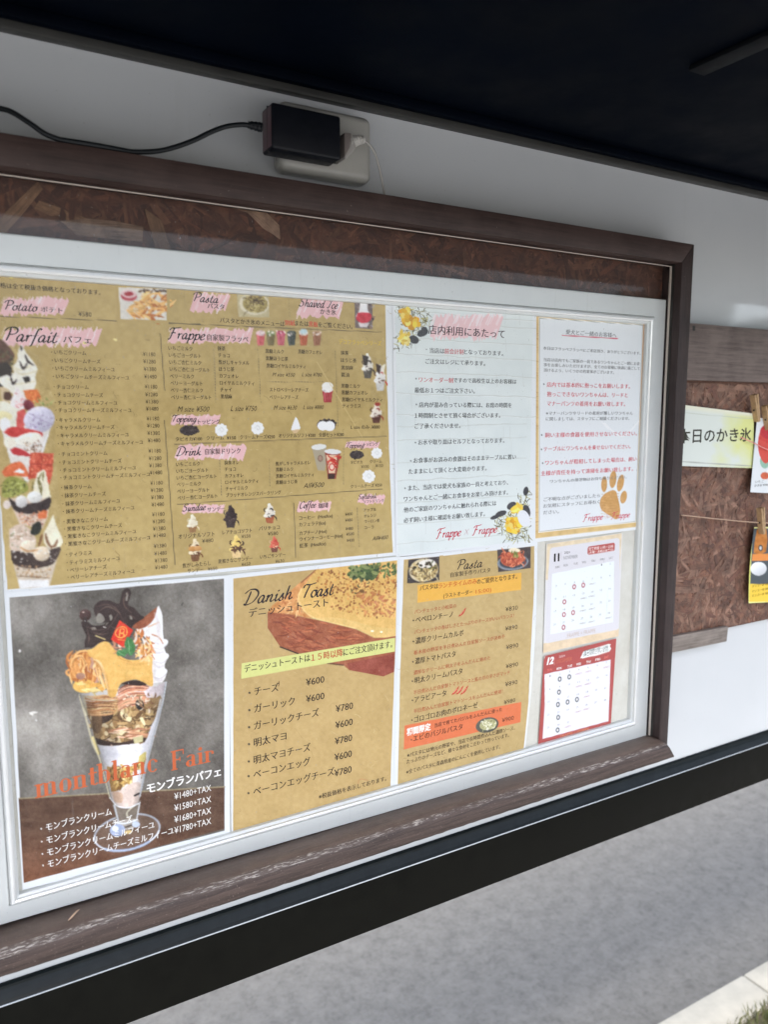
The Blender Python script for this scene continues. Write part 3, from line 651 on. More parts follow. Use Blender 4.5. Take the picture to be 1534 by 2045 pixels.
s.poly('L', [(180,470),(290,462),(318,520),(300,565),(250,575),(200,530)], (228, 120, 60), nz=26, ns=5); s.squig('L', [(190,470),(300,470),(310,550),(220,560)], 22, [(245,165,90),(190,80,40)], (20,40), (4,8))
s.squig('L', [(260,540),(400,540),(390,590),(270,590)], 22, [(150,170,90),(100,120,60),(190,200,130)], (20,45), (5,10))
s.ell('L', 222, 588, 48, 38, 50, (118, 40, 54), shade=1); s.poly('L', [(130,640),(190,620),(200,700),(170,780),(130,760)], (214, 74, 70), smooth=4, al=.9)
s.ell('L', 305, 700, 122, 102, -10, (208, 204, 222), shade=1.3, nz=14, ns=7); s.scatter('L', [(200,660),(400,640),(410,760),(230,780)], 45, [(170,150,190),(150,130,170),(230,226,240)], (3,6)); s.stroke('L', [(225,650),(300,690),(410,740)], 8, (160, 148, 178), al=.6)
s.poly('L', [(25,800),(80,760),(200,770),(330,805),(300,850),(200,830),(100,840)], (206, 62, 58), smooth=4, nz=14)
s.ell('L', 75, 880, 52, 45, 20, (242, 234, 216)); s.ell('L', 220, 850, 105, 45, -12, (244, 238, 224), shade=.6); s.squig('L', [(180,900),(340,870),(320,970),(240,960)], 40, [(160,110,80),(110,80,60),(200,160,120)], (20,40), (5,9))
s.poly('L', [(75,940),(120,920),(200,950),(240,990),(180,985),(110,975)], (190, 44, 48), smooth=4); s.stroke('L', [(375,820),(350,880),(325,960)], 14, (238, 238, 240))
s.poly('L', [(10,1110),(60,1060),(150,1030),(200,1080),(215,1150),(120,1140),(40,1150)], (222, 108, 62), smooth=3, nz=30, ns=5); s.poly('L', [(105,1112),(150,1085),(190,1108),(180,1125)], (248, 246, 244))
s.poly('L', [(238,960),(420,965),(408,1130),(385,1215),(350,1150),(215,1170)], (206, 84, 58), nz=36, ns=5); s.squig('L', [(240,970),(415,970),(400,1120),(230,1150)], 60, [(235,130,90),(165,50,36),(240,160,120)], (15,35), (4,9)); s.line('L', 330, 965, 320, 1100, 6, (160, 50, 40)); s.line('L', 235, 1050, 410, 1055, 6, (160, 50, 40))
s.poly('L', [(15,1200),(60,1150),(140,1160),(210,1210),(215,1260),(120,1300),(20,1310)], (150, 152, 70), smooth=4, nz=20); s.squig('L', [(10,1190),(200,1180),(190,1290),(20,1300)], 90, [(180,186,96),(110,112,44),(205,206,130),(84,84,36)], (20,50), (5,10))
s.poly('L', [(290,1120),(345,1095),(365,1150),(385,1260),(390,1320),(300,1330),(260,1250)], (238, 230, 204), smooth=4); 
for P in [[(330,1110),(300,1180),(320,1290)],[(290,1150),(320,1220),(325,1310)],[(260,1180),(250,1260)],[(340,1110),(330,1190)]]: s.stroke('L', P, 13, (122, 112, 60), taper=True)
cone(s, 'L', [(60,1320),(395,1320),(370,1470),(330,1560),(150,1520)], (214, 190, 168)); s.poly('L', [(60,1310),(150,1360),(300,1350),(390,1310),(380,1400),(260,1440),(120,1420)], (58, 46, 44), smooth=4, nz=12)
s.ell('L', 165, 1345, 48, 48, 0, (218, 214, 210), shade=1.3); s.ell('L', 268, 1310, 58, 46, 0, (224, 222, 216), shade=1.3); s.ell('L', 50, 1370, 30, 34, 0, (228, 214, 206))
s.squig('L', [(110,1440),(360,1420),(320,1540),(170,1520)], 60, [(190,120,90),(226,150,100),(150,90,80),(235,215,200)], (15,35), (6,12)); s.poly('L', [(290,1440),(340,1410),(370,1420),(360,1480),(300,1480)], (224, 120, 70), nz=20)
cone(s, 'L', [(75,1720),(475,1690),(385,2015),(150,2030)], (206, 190, 168)); s.poly('L', [(70,1560),(160,1520),(250,1580),(280,1680),(200,1740),(80,1720)], (214, 190, 170), smooth=4, nz=26, ns=5); s.squig('L', [(75,1560),(220,1540),(260,1680),(90,1720)], 70, [(236,220,208),(180,140,110),(150,150,110),(245,238,230)], (15,35), (5,10))
s.poly('L', [(250,1530),(300,1500),(325,1540),(300,1600),(240,1600)], (44, 46, 40), smooth=4); s.poly('L', [(415,1445),(440,1530),(480,1620),(490,1670),(430,1720),(350,1680),(340,1600),(370,1540)], (240, 232, 205), smooth=4, nz=10)
for P in [[(355,1590),(370,1660),(410,1720)],[(450,1640),(430,1690),(400,1700)],[(330,1600),(300,1700)]]: s.stroke('L', P, 22, (120, 74, 44), al=.85, taper=True)
s.poly('L', [(80,1730),(200,1740),(300,1760),(470,1700),(440,1800),(380,1850),(220,1870),(100,1830)], (62, 46, 40), smooth=3, nz=14)
s.ell('L', 215, 1700, 62, 50, -10, (232, 214, 190), shade=1.4); s.ell('L', 325, 1755, 64, 58, 0, (224, 204, 176), shade=1.4); s.stroke('L', [(160,1705),(215,1735),(290,1725)], 12, (190, 130, 70), al=.8)
s.squig('L', [(110,1830),(400,1860),(370,1950),(140,1930)], 60, [(170,130,90),(196,160,120),(120,84,54),(224,200,170)], (15,40), (6,12)); s.line('L', 130, 1930, 385, 1945, 6, (120, 90, 64)); s.poly('L', [(140,1960),(380,1960),(380,2012),(152,2028)], (234, 232, 230)); s.scatter('L', [(90,1740),(460,1700),(420,1820),(120,1820)], 30, [(240,240,236),(200,190,180)], (3,5))
# fries, spaghetti, shaved ice, cups
q = [(905,128),(1275,140),(1275,383),(920,372)]; s.poly('z1', q, (226, 220, 210), soft=.5); s.ell('z1', 985, 195, 62, 40, 5, (190, 70, 80)); s.ell('z1', 985, 180, 60, 30, 5, (232, 200, 200)); s.ell('z1', 985, 180, 36, 16, 0, (170, 40, 50))
s.squig('z1', [(960,300),(1060,180),(1250,170),(1270,330),(1120,360),(960,340)], 75, [(238,180,100),(250,205,130),(214,140,70),(246,190,110),(190,110,50)], (70,150), (14,22), .15, rot=(-50, 50)); s.scatter('z1', [(1060,140),(1270,145),(1270,165),(1060,160)], 16, [(110,80,50),(60,44,34)], (5,9))
for a, b_, cc in ((905, 920, (187,162,103)),): pass
s.poly('z1', [(1276,120),(1300,120),(1300,400),(1277,400)], (187,162,103)); s.poly('z1', [(885,100),(904,128),(919,374),(1290,386),(1290,410),(890,400)], (187,162,103))
s.poly('z2', [(488,75),(690,82),(697,238),(498,232)], (196, 182, 140), nz=10); s.ell('z2', 600, 150, 96, 70, 5, (222, 212, 182)); s.ell('z2', 605, 150, 80, 56, 5, (170, 150, 84)); s.squig('z2', [(540,120),(660,105),(680,180),(560,195)], 60, [(200,180,110),(130,110,56),(214,198,140),(94,74,40)], (40,80), (4,7), 1.3); s.squig('z2', [(580,100),(630,95),(650,140),(590,140)], 16, [(84,66,36),(70,50,30)], (20,40), (4,8))
s.poly('z2', [(1238,122),(1355,130),(1355,312),(1245,305)], (120, 104, 100), nz=26); s.squig('z2', [(1240,125),(1350,130),(1350,300),(1245,300)], 40, [(170,160,160),(80,64,64),(150,120,100)], (20,50), (5,12), rot=(0,10))
s.poly('z2', [(1275,135),(1320,135),(1325,190),(1345,240),(1250,240),(1270,190)], (238, 236, 236), smooth=3); s.poly('z2', [(1262,205),(1340,210),(1345,250),(1300,275),(1252,250)], (212, 50, 66), smooth=3, nz=24); s.poly('z2', [(1262,270),(1335,272),(1320,300),(1275,298)], (226, 214, 214))
def cup(s, t, x, y, w, h, body, top, rim=None, seed=0):
    s.poly(t, [(x-w*.5, y), (x+w*.5, y), (x+w*.36, y+h), (x-w*.34, y+h)], body, soft=.8, nz=22, ns=4); s.ell(t, x, y-h*.05, w*.52, h*.22, 0, top, nz=20, ns=4)
    s.stroke(t, [(x-w*.32, y+h*.1), (x-w*.22, y+h*.9)], w*.1, tuple(min(255, c+50) for c in body), al=.6)
    s.scatter(t, [(x-w*.45, y-h*.2), (x+w*.45, y-h*.2), (x+w*.4, y+h*.15), (x-w*.4, y+h*.15)], 10, [top, tuple(max(0, c-50) for c in top), rim or top], (w*.04, w*.1), seed=seed)
for i, (x, b_, t_) in enumerate([(640,(206,92,96),(236,200,204)),(705,(122,106,66),(150,162,110)),(770,(196,90,104),(222,110,136)),(838,(66,72,66),(96,100,92)),(915,(176,84,50),(238,226,212)),(1000,(150,96,66),(190,150,116))]):
    cup(s, 'z2', x, 340, 56, 75, b_, t_, (240, 226, 220), i)
s.ell('z2', 915, 325, 24, 16, 0, (196, 220, 224))
cup(s, 'z2', 1068, 700, 68, 80, (170, 60, 66), (238, 232, 228), seed=9); s.ell('z2', 1068, 675, 36, 26, 0, (236, 234, 228), nz=12)
def sundae(s, t, x, y, w, h, cupc, cream, dec, seed=0):
    """cone cup with soft swirl, y = top"""
    s.poly(t, [(x-w*.42, y+h*.58), (x+w*.42, y+h*.58), (x+w*.26, y+h), (x-w*.26, y+h)], cupc, soft=.7, nz=20, ns=4)
    for k, (dy, r) in enumerate([(.6, .5), (.48, .44), (.36, .34), (.25, .24), (.14, .14)]): s.ell(t, x+(k % 2*2-1)*w*.03, y+h*dy, w*r, h*.11, -12, tuple(c-6*(k % 2) for c in cream), shade=.8)
    s.poly(t, [(x-w*.1, y+h*.16), (x+w*.02, y), (x+w*.12, y+h*.16)], cream)
    s.squig(t, [(x-w*.4, y+h*.3), (x+w*.4, y+h*.3), (x+w*.4, y+h*.68), (x-w*.4, y+h*.68)], 7, dec, (w*.3, w*.7), (w*.05, w*.12), seed=seed)
sundae(s, 'z2', 1325, 460, 76, 165, (84, 78, 70), (238, 232, 220), [(50,40,36),(70,56,48)]); s.poly('z2', [(1290,475),(1330,485),(1322,545),(1300,540)], (54, 42, 38))
sundae(s, 'z2', 1405, 530, 78, 175, (206, 204, 200), (240, 236, 230), [(196,60,50),(90,60,44)]); s.poly('z2', [(1378,530),(1410,545),(1402,600),(1382,580)], (64, 46, 40)); s.poly('z2', [(1415,545),(1440,530),(1425,605)], (238, 232, 214))
sundae(s, 'z2', 1380, 780, 78, 130, (96, 56, 44), (238, 226, 210), [(150,50,40),(90,50,40)]); s.ell('z2', 1388, 790, 18, 12, 0, (160, 52, 40))
def pearls(s, t, x, y, rx, ry, n=60, seed=0):
    s.ell(t, x, y, rx*.9, ry*.85, 0, (62, 52, 50)); q = random.Random(seed)
    for i in range(n):
        a = q.uniform(0, 6.28); r = q.random()**.5; s.ell(t, x+rx*.9*r*math.cos(a), y+ry*.85*r*math.sin(a), rx*.11, rx*.11, 0, q.choice([(56,46,46),(76,66,64),(48,38,40)]), shade=.8)
def flower(s, t, x, y, r):
    for k in range(9): a = k*math.pi*2/9; s.ell(t, x+r*.68*math.cos(a), y+r*.68*math.sin(a), r*.32, r*.32, 0, (240, 240, 238), shade=.35)
    s.ell(t, x, y, r*.72, r*.72, 0, (238, 238, 236)); s.stroke(t, [(x-r*.4, y), (x, y-r*.4), (x+r*.35, y), (x, y+r*.3), (x-r*.1, y)], r*.1, (214, 214, 212))
pearls(s, 'z2', 182, 957, 68, 36); flower(s, 'z2', 388, 955, 42); flower(s, 'z2', 620, 943, 42)
s.poly('z2', [(865,870),(880,895),(892,950),(838,958),(850,905)], (246,246,244), smooth=4); s.poly('z2', [(840,955),(890,950),(872,975),(850,975)], (214, 184, 140))
pearls(s, 'z2', 1062, 920, 68, 40, 50, 3); s.ell('z2', 1038, 928, 34, 30, 0, (246,246,246)); s.ell('z2', 1082, 930, 34, 32, 0, (246,246,246))
pearls(s, 'z4', 1255, 282, 50, 32, 45, 5); flower(s, 'z4', 1383, 272, 36); flower(s, 'z4', 1332, 420, 42)
s.poly('z4', [(965,225),(1060,215),(1062,320),(1050,385),(1005,380),(985,300)], (170, 160, 140), soft=1, al=.9); s.ell('z4', 1013, 232, 48, 18, -5, (226, 226, 222)); s.ell('z4', 1022, 305, 17, 22, 0, (120, 84, 70), al=.7); s.ell('z4', 1022, 305, 11, 15, 0, (180, 150, 130), al=.7)
s.poly('z4', [(1052,265),(1152,268),(1122,435),(1070,438)], (150, 70, 54), soft=.8); s.poly('z4', [(1060,285),(1130,285),(1115,400),(1078,400)], (224, 190, 160)); s.squig('z4', [(1058,280),(1145,280),(1125,350),(1068,350)], 16, [(196,54,44),(214,90,70)], (30,60), (8,14)); s.ell('z4', 1102, 262, 54, 16, 3, (224, 224, 222)); s.ell('z4', 1096, 360, 20, 24, 0, (200, 50, 46)); s.ell('z4', 1096, 360, 13, 17, 0, (232, 200, 180)); s.poly('z4', [(1070,405),(1118,405),(1112,436),(1073,436)], (66, 40, 36))
sundae(s, 'z4', 205, 658, 72, 120, (150, 110, 70), (240, 230, 206), [(222,206,170)])
sundae(s, 'z4', 448, 598, 92, 150, (60, 46, 44), (62, 48, 48), [(44,34,34),(86,70,66)]); sundae(s, 'z4', 698, 588, 78, 130, (168, 92, 56), (236, 228, 214), [(44,34,32),(50,40,36)])
sundae(s, 'z4', 222, 812, 82, 150, (120, 80, 48), (232, 214, 180), [(110,60,30),(90,50,28)]); s.ell('z4', 205, 882, 26, 18, 0, (196, 140, 76), shade=1); s.ell('z4', 240, 880, 24, 17, 0, (204, 150, 88), shade=1)
sundae(s, 'z4', 486, 790, 92, 150, (226, 196, 140), (236, 206, 120), [(90,56,36),(70,46,34)]); s.squig('z4', [(440,865),(530,855),(520,900),(450,900)], 14, [(80,54,40),(104,70,50)], (30,60), (8,14), rot=(-25,5))
sundae(s, 'z4', 728, 800, 64, 105, (120, 70, 56), (214, 100, 80), [(200,46,40),(230,190,150)])
for x, y in ((81, 49), (880, 530), (645, 557)): s.ell('z1', x, y, 16, 10, 20, (240, 232, 110) if y < 60 else (236, 220, 150))
s.line('z2', 1000, 520, 1290, 1000, 6, (214, 190, 130), al=.55); s.stroke('z3', [(880,1000),(915,1040),(905,1080)], 5, (140,110,60), al=.7)
s.photo('L', [(-40,60),(120,90),(300,200),(430,560),(430,960),(490,1620),(480,1720),(390,2015),(150,2030),(60,1700),(-40,1100)], 1, 8, .95, 6); s.photo('z1', [(905,128),(1275,140),(1275,383),(920,372)], 1, 7, .95, 7)
for P_ in [[(488,75),(690,82),(697,238),(498,232)],[(1238,122),(1355,130),(1355,312),(1245,305)],[(590,290),(1040,300),(1030,425),(610,425)],[(1280,455),(1450,520),(1430,920),(1330,900),(1350,640),(1280,630)]]: s.photo('z2', P_, 1, 6, .95, 8)
s.T('z1', -2, 131, '格は全て税抜き価格となっております。', 768, 46, INK)
s.script('z1', 25, 300, 'Potato', 262, 72); s.T('z1', 310, 315, 'ポテト', 165, 46, INK); s.T('z1', 598, 350, '¥580', 100, 52, INK)
s.script('z1', 25, 538, 'Parfait', 420, 104); s.T('z1', 480, 550, 'パフェ', 215, 62, INK)
H = 640
def ylist(): return [640,703,763,826,906,967,1027,1085,1160,1218,1280,1342,1422,1485,1545,1602,1678,1740,1802,1862,1938,1995,2052,2110,2190,2253,2310,2365]
base = ['いちご', 'チョコ', 'キャラメル', 'チョコミント', '抹茶', '黒蜜きなこ']; sf = ['クリーム', 'クリームチーズ', 'クリームミルフィーユ', 'クリームチーズミルフィーユ']
items = [b_+x for b_ in base for x in sf]+['ティラミス', 'ティラミスミルフィーユ', 'ベリーレアチーズ', 'ベリーレアチーズミルフィーユ']
xs_ = np.interp(ylist(), [640, 2365], [412, 538])
for y, x, it in zip(ylist(), xs_, items):
    s.T('z1', x, y, it, 35.0*len(it), 39, INK); s.T('z1', x-22, y, '・', 6, 39, INK)
py = [655,712,770,828,905,965,1020,1075,1150,1205,1262,1318,1398,1455,1510,1565,1645,1700,1755,1810,1885,1940,1995,2048,2128,2185,2240,2292]
pv = [1180,1280,1380,1480]*6+[1380,1480,1380,1480]
for y, p in zip(py, pv): s.T('z1', 1092+(y-655)*.057, y, '¥%d' % p, 96, 44, INK)
s.script('z2', 205, 133, 'Pasta', 170, 58); s.T('z2', 300, 176, 'パスタ', 108, 38, INK); s.script('z2', 885, 163, 'Shaved Ice', 252, 54); s.T('z2', 1020, 213, 'かき氷', 102, 40, INK)
for a in [(380,268,'パスタとかき氷のメニューは',412,INK),(795,283,'別紙',64,(220,60,54)),(860,287,'または',85,INK),(947,292,'黒板',58,(220,60,54)),(1008,296,'をご覧ください。',218,INK)]: s.T('z2', a[0], a[1], a[2], a[3], 38, a[4])
s.script('z2', 50, 370, 'Frappe', 240, 72); s.T('z2', 298, 380, '自家製フラッペ', 262, 46, INK)
s.TL('z2', 'いちごミルク いちごヨーグルト いちご杏仁ミルク いちご杏仁ヨーグルト ベリーミルク ベリーヨーグルト ベリー杏仁ミルク ベリー杏仁ヨーグルト'.split(), 50, 443, 68, 757, 25.6, 32)
s.TL('z2', '抹茶 チョコ 焦がしキャラメル ほうじ茶 カフェオレ ロイヤルミルクティ チャイ 黒胡麻'.split(), 365, 445, 383, 753, 24.5, 32)
for a in [(108,838,'M size ¥500',205,50),(448,834,'L size ¥750',168,50),(715,612,'M size ¥550',145,36),(903,612,'L size ¥780',130,36),(723,825,'M size ¥630',150,40),(912,822,'L size ¥880',132,38)]: s.T('z2', *a, INK, shear=.35)
for a in [(670,462,'黒糖ミルク',118),(880,465,'黒糖カフェオレ',152),(673,508,'黒糖ほうじ茶',142),(677,555,'黒糖ロイヤルミルクティ',250),(697,708,'ストロベリーレアチーズ',248),(697,756,'ベリーレアチーズ',183),(1152,473,'抹茶',50),(1152,520,'ほうじ茶',100),(1155,568,'黒胡麻',75),(1155,613,'醤油',52),(1155,685,'黒糖ミルク',120),(1157,727,'黒糖カフェオレ',168),(1160,772,'黒糖ロイヤルミルクティ',258),(1162,812,'ティラミス',118),(1217,948,'L size のみ  ¥880',185),(95,1025,'タピオカ¥100',170),(292,1018,'クリーム  ¥150',188),(508,1012,'クリームチーズ¥250',222),(755,1003,'オリジナルソフト¥280',235),(1012,997,'全部セット¥280',160)]: s.T('z2', *a, 31, INK)
s.T('z2', 1140, 403, 'デコフラッペシリーズ', 270, 36, (222, 188, 66))
s.script('z2', 70, 903, 'Topping', 165, 45); s.T('z2', 240, 915, 'トッピング', 140, 34, INK)
s.script('z4', 100, 288, 'Drink', 165, 56); s.T('z4', 285, 278, '自家製ドリンク', 225, 42, INK)
s.TL('z4', 'いちごミルク いちごヨーグルト いちご杏仁ヨーグルト ベリーミルク ベリーヨーグルト ベリー杏仁ヨーグルト'.split(), 98, 355, 108, 570, 25.5, 31)
s.TL('z4', '抹茶オレ チョコ カフェオレ ロイヤルミルクティ チャイミルク ブラッドオレンジスパークリング'.split(), 407, 345, 417, 552, 23.5, 30)
for a in [(735,350,'焦がしキャラメルオレ',222,29),(737,388,'黒糖ミルク',110,29),(737,430,'黒糖ロイヤルミルクティ',242,29),(737,470,'黒糖ほうじ茶',138,29),(1300,225,'トッピング',90,27),(1215,340,'タピオカ',75,25),(1337,335,'クリーム',78,25),(1283,368,'¥100',48,28),(1375,362,'¥150',48,28),(1215,495,'クリームチーズ ¥250',200,27),(298,645,'サンデー',112,34),(113,818,'オリジナルソフト',232,36),(265,845,'¥480',72,36),(395,790,'レアチョコソフト',188,31),(517,815,'¥550',58,31),(628,765,'パリチョコ',133,31),(685,798,'¥580',66,33),(140,1003,'焦がしみたらし',180,34),(172,1035,'サンデー',100,32),(302,1022,'¥650',60,31),(368,975,'黒蜜きなこサンデー',218,31),(517,993,'¥650',58,31),(635,945,'いちごサンデー',163,29),(733,973,'¥630',57,30),(1008,622,'珈琲',65,38),(885,698,'コーヒー  (Hot/Ice)',215,31),(885,740,'カフェラテ(Ice)',170,31),(887,795,'カプチーノ(Hot)',175,31),(888,833,'ウインナーコーヒー(Hot)',275,31),(888,875,'紅茶  (Hot/Ice)',168,31),(1180,672,'¥400',48,29),(1180,710,'¥480',48,29),(1183,765,'¥480',48,29),(1187,800,'¥500',50,29),(1190,840,'¥430',48,29),(1298,592,'ソフトドリンク',128,26),(1298,645,'アップル',80,25),(1300,683,'オレンジ',78,25),(1303,718,'ウーロン茶',97,25),(1303,757,'コーラ',60,25)]: s.T('z4', *a, INK)
s.T('z4', 912, 495, 'All¥500', 135, 46, INK, shear=.35); s.T('z4', 1352, 830, 'All¥400', 103, 38, INK, shear=.35)
s.script('z4', 1185, 238, 'Topping', 120, 34); s.script('z4', 140, 643, 'Sundae', 152, 46); s.script('z4', 888, 625, 'Coffee', 108, 44); s.script('z4', 1262, 566, 'Softdrink', 122, 32)
s.build('menu_poster', 'widest poster, kraft brown parfait, frappe, drink and sundae price menu with pink headings', 'poster')

def didone(s, t, x, y, txt, w, cap, col):
    P0, d, hm = s.span(t, x, y, w, cap); polys = []; adv = 0; K = .15
    def R(a, b_, c, e): polys.append([(a+adv, c), (b_+adv, c), (b_+adv, e), (a+adv, e)])
    def stem(a, h, base=True, top=True, y0=0):
        R(a, a+K, y0, h)
        if base: R(a-.07, a+K+.07, y0, y0+.045)
        if top: polys.append([(a-.08+adv, h-.05), (a+.01+adv, h-.05), (a+.01+adv, h), (a-.08+adv, h-.02)])
    def ring(cx, rx, ry, cy, a0=0, a1=360, th=.13):
        n = 16
        for i in range(n):
            q0, q1 = [math.radians(a0+(a1-a0)*j/n) for j in (i, i+1)]; P = []
            for q_, f_ in ((q0, 0), (q1, 0), (q1, 1), (q0, 1)):
                k = th*abs(math.cos(q_))+.03; P.append((adv+cx+(rx-f_*k)*math.cos(q_), cy+(ry-f_*.04)*math.sin(q_)))
            polys.append(P)
    for ch in txt:
        if ch == 'm': stem(.06, .52); stem(.36, .46, top=False); stem(.66, .46, top=False); ring(.33, .18, .1, .42, 0, 160); ring(.63, .18, .1, .42, 0, 160); adv += .95
        elif ch == 'n': stem(.06, .52); stem(.38, .46, top=False); ring(.34, .19, .1, .42, 0, 160); adv += .66
        elif ch == 'o': ring(.26, .25, .27, .25); adv += .56
        elif ch == 't': R(.08, .08+K, .04, .7); R(0, .36, .46, .51); ring(.26, .16, .1, .1, 190, 340, .1); adv += .40
        elif ch == 'b': stem(.03, .8, base=False); ring(.28, .24, .27, .25, -170, 170); adv += .58
        elif ch == 'l': stem(.08, .8); adv += .34
        elif ch == 'a': stem(.30, .44, base=False, top=False); R(.30, .52, 0, .045); ring(.26, .2, .1, .42, 20, 170, .08); ring(.22, .19, .15, .15, 40, 330); adv += .56
        elif ch == 'c': ring(.26, .25, .27, .25, 40, 320); R(.36, .47, .36, .44); adv += .52
        elif ch == 'F': stem(.1, .85, top=False); R(.03, .62, .80, .85); R(.58, .62, .62, .85); R(.2, .45, .41, .46); R(.42, .46, .34, .53); adv += .68
        elif ch == 'i': stem(.08, .52); ring(.155, .09, .08, .68, th=.09); adv += .34
        elif ch == 'r': stem(.06, .52); ring(.31, .14, .1, .4, 20, 150, .1); R(.34, .45, .34, .44); adv += .48
    for P in polys: s.place(np.array(P, float), [(0, 1, 2, 3)], col, P0, d/adv, hm*.9)
# ---------------- the montblanc poster
s = Sheet([(7, 1183), (457.5, 1148.5), (459.5, 1672), (44, 1778)], -.9, .62, amp=.35, ph=1.1)
pr_ = [(18, 1193.5), (447, 1155.5), (448, 1659), (47.5, 1762)]; s.poly('P', pr_, (118, 113, 106), soft=.5); idx, A = s.poly('P', pr_, 0, ret=True)
u, v = s.U[idx], s.V[idx]; f = fbm(u, v, 120, 5, 5)[:, None]-.5; g = fbm(u*1.5, v*.6, 30, 9)[:, None]-.5; gr = fbm(u, v, 3, 12, 2)[:, None]-.5
lt = np.exp(-(((u-60)/90)**2+((v-1225)/60)**2))[:, None]*26+np.exp(-(((u-90)/70)**2+((v-1470)/80)**2))[:, None]*38+np.exp(-(((u-400)/50)**2+((v-1440)/90)**2))[:, None]*26-np.exp(-(((u-60)/70)**2+((v-1330)/60)**2))[:, None]*20
s.c[idx] = np.clip(s.c[idx]+(f*95+g*30+gr*16+lt*.8-6)*A[:, None]*np.array([1, .99, .97]), 0, 255)
s.poly('A', [(118,1442),(1456,1366),(1456,1640),(150,1992)], (92, 66, 50), soft=.6, nz=12, ns=40); s.line('A', 120, 1444, 1456, 1368, 9, (160, 150, 118), al=.8)
idx, A = s.poly('A', [(118,1446),(1456,1370),(1456,1640),(150,1992)], 0, ret=True); g = fbm(s.U[idx]*.12+s.V[idx]*.03, s.V[idx], 9, 2)[:, None]-.5; k = np.clip((s.V[idx]-1650)/110, 0, 1)[:, None]; s.c[idx] = np.clip(s.c[idx]+g*26*A[:, None]+k*np.array([26, 8, 0])*A[:, None], 0, 255)
t = 'A'
s.photo('P', pr_, 0, 3) if 0 else None
# footed glass
s.ell(t, 822, 1672, 216, 112, -13, (150, 140, 130), al=.28); 
th = np.linspace(0, 2*math.pi, 40); a_ = math.radians(-13); ring = [(822+216*math.cos(h)*math.cos(a_)-112*math.sin(h)*math.sin(a_), 1664+216*math.cos(h)*math.sin(a_)+112*math.sin(h)*math.cos(a_)) for h in th]
s.stroke(t, ring, 13, (172, 180, 192), smooth=0, al=.85); s.stroke(t, ring[2:22], 8, (226, 230, 238), smooth=0, al=.9); s.stroke(t, ring[6:16], 20, (150, 168, 200), smooth=0, al=.6)
s.poly(t, [(725,1480),(912,1455),(892,1550),(880,1600),(800,1625),(752,1600),(745,1540)], (122, 110, 98), nz=16, ns=8); s.stroke(t, [(740,1490),(765,1590)], 12, (200, 206, 214), al=.8); s.stroke(t, [(880,1480),(820,1540),(850,1590)], 10, (206, 200, 176), al=.8); s.stroke(t, [(905,1470),(885,1580)], 9, (214, 220, 226), al=.8)
s.ell(t, 815, 1615, 92, 34, -13, (168, 160, 150), nz=20, ns=8); s.stroke(t, [(730,1620),(800,1632),(900,1600)], 12, (90, 80, 72)); s.stroke(t, [(740,1598),(810,1606),(890,1580)], 9, (226, 230, 236)); s.ell(t, 760, 1650, 50, 40, -10, (160, 172, 200), nz=20); s.ell(t, 745, 1640, 22, 18, 0, (226, 232, 244)); s.ell(t, 880, 1612, 26, 20, 0, (196, 206, 224)); s.ell(t, 830, 1662, 26, 12, -10, (214, 190, 130))
s.poly(t, [(510,765),(1075,685),(1040,900),(960,1200),(908,1430),(890,1480),(820,1502),(755,1490),(715,1445),(650,1190),(580,960)], (232, 226, 222), soft=1)
s.poly(t, [(540,860),(760,800),(1030,760),(1015,900),(960,1000),(935,1070),(720,1085),(620,1065),(590,960)], (164, 132, 90), smooth=3, nz=26, ns=8)
q = random.Random(21)
FL = [(214,184,134),(170,134,86),(110,80,50),(234,212,168),(192,158,108),(206,176,122),(146,112,70)]
for i in range(260):
    y = q.uniform(850, 1060); x = q.uniform(590+(y-850)*.2, 1010-(y-850)*.35); a = q.uniform(0, 3.1); L_ = q.uniform(14, 44); w_ = q.uniform(7, 20); ca, sa = math.cos(a), math.sin(a)
    P = [(x+ca*L_*e-sa*w_*f_, y+sa*L_*e+ca*w_*f_) for e, f_ in ((-1,-.4),(-.2,-1),(.8,-.8),(1,.5),(.1,1),(-.8,.7))]
    c = np.array(q.choice(FL))*q.uniform(.85, 1.1); s.poly(t, [(p[0]+3, p[1]+5) for p in P], (60, 40, 24), al=.6); s.poly(t, P, c, nz=10, ns=4)
s.poly(t, [(620,880),(660,860),(730,880),(720,930),(650,960),(610,920)], (74, 54, 40), smooth=3, nz=20); s.poly(t, [(590,900),(650,880),(660,960),(640,1020),(600,1000)], (120, 90, 60), smooth=3, nz=16)
s.poly(t, [(618,1050),(700,1075),(800,1080),(930,1040),(935,1075),(800,1095),(700,1102),(630,1090)], (62, 42, 34), smooth=3); s.squig(t, [(690,990),(920,980),(920,1050),(700,1060)], 26, [(214,160,120),(190,130,96),(236,200,170)], (80,160), (8,14), .2, rot=(-12,8))
s.poly(t, [(860,1050),(925,1035),(925,1075),(870,1090)], (206, 196, 150)); s.squig(t, [(640,1060),(720,1060),(720,1095),(640,1095)], 10, [(230,200,180),(60,40,30)], (20,40), (5,9))
s.poly(t, [(640,1100),(720,1105),(830,1095),(935,1080),(985,960),(1022,930),(965,1150),(935,1185),(870,1220),(790,1245),(700,1225),(660,1170)], (238, 236, 240), smooth=3, nz=6, ns=30); s.stroke(t, [(700,1150),(790,1170),(880,1140)], 30, (222, 220, 228), al=.5)
s.poly(t, [(690,1235),(790,1250),(870,1225),(945,1165),(925,1260),(905,1330),(820,1350),(760,1390),(712,1400)], (176, 134, 76), smooth=3, nz=26, ns=6); s.scatter(t, [(700,1240),(860,1225),(940,1170),(900,1320),(760,1385)], 150, [(222,184,110),(140,100,52),(196,156,84),(240,214,150),(110,76,40)], (4,9)); s.poly(t, [(900,1170),(945,1140),(935,1200),(895,1230)], (226, 208, 130), smooth=3)
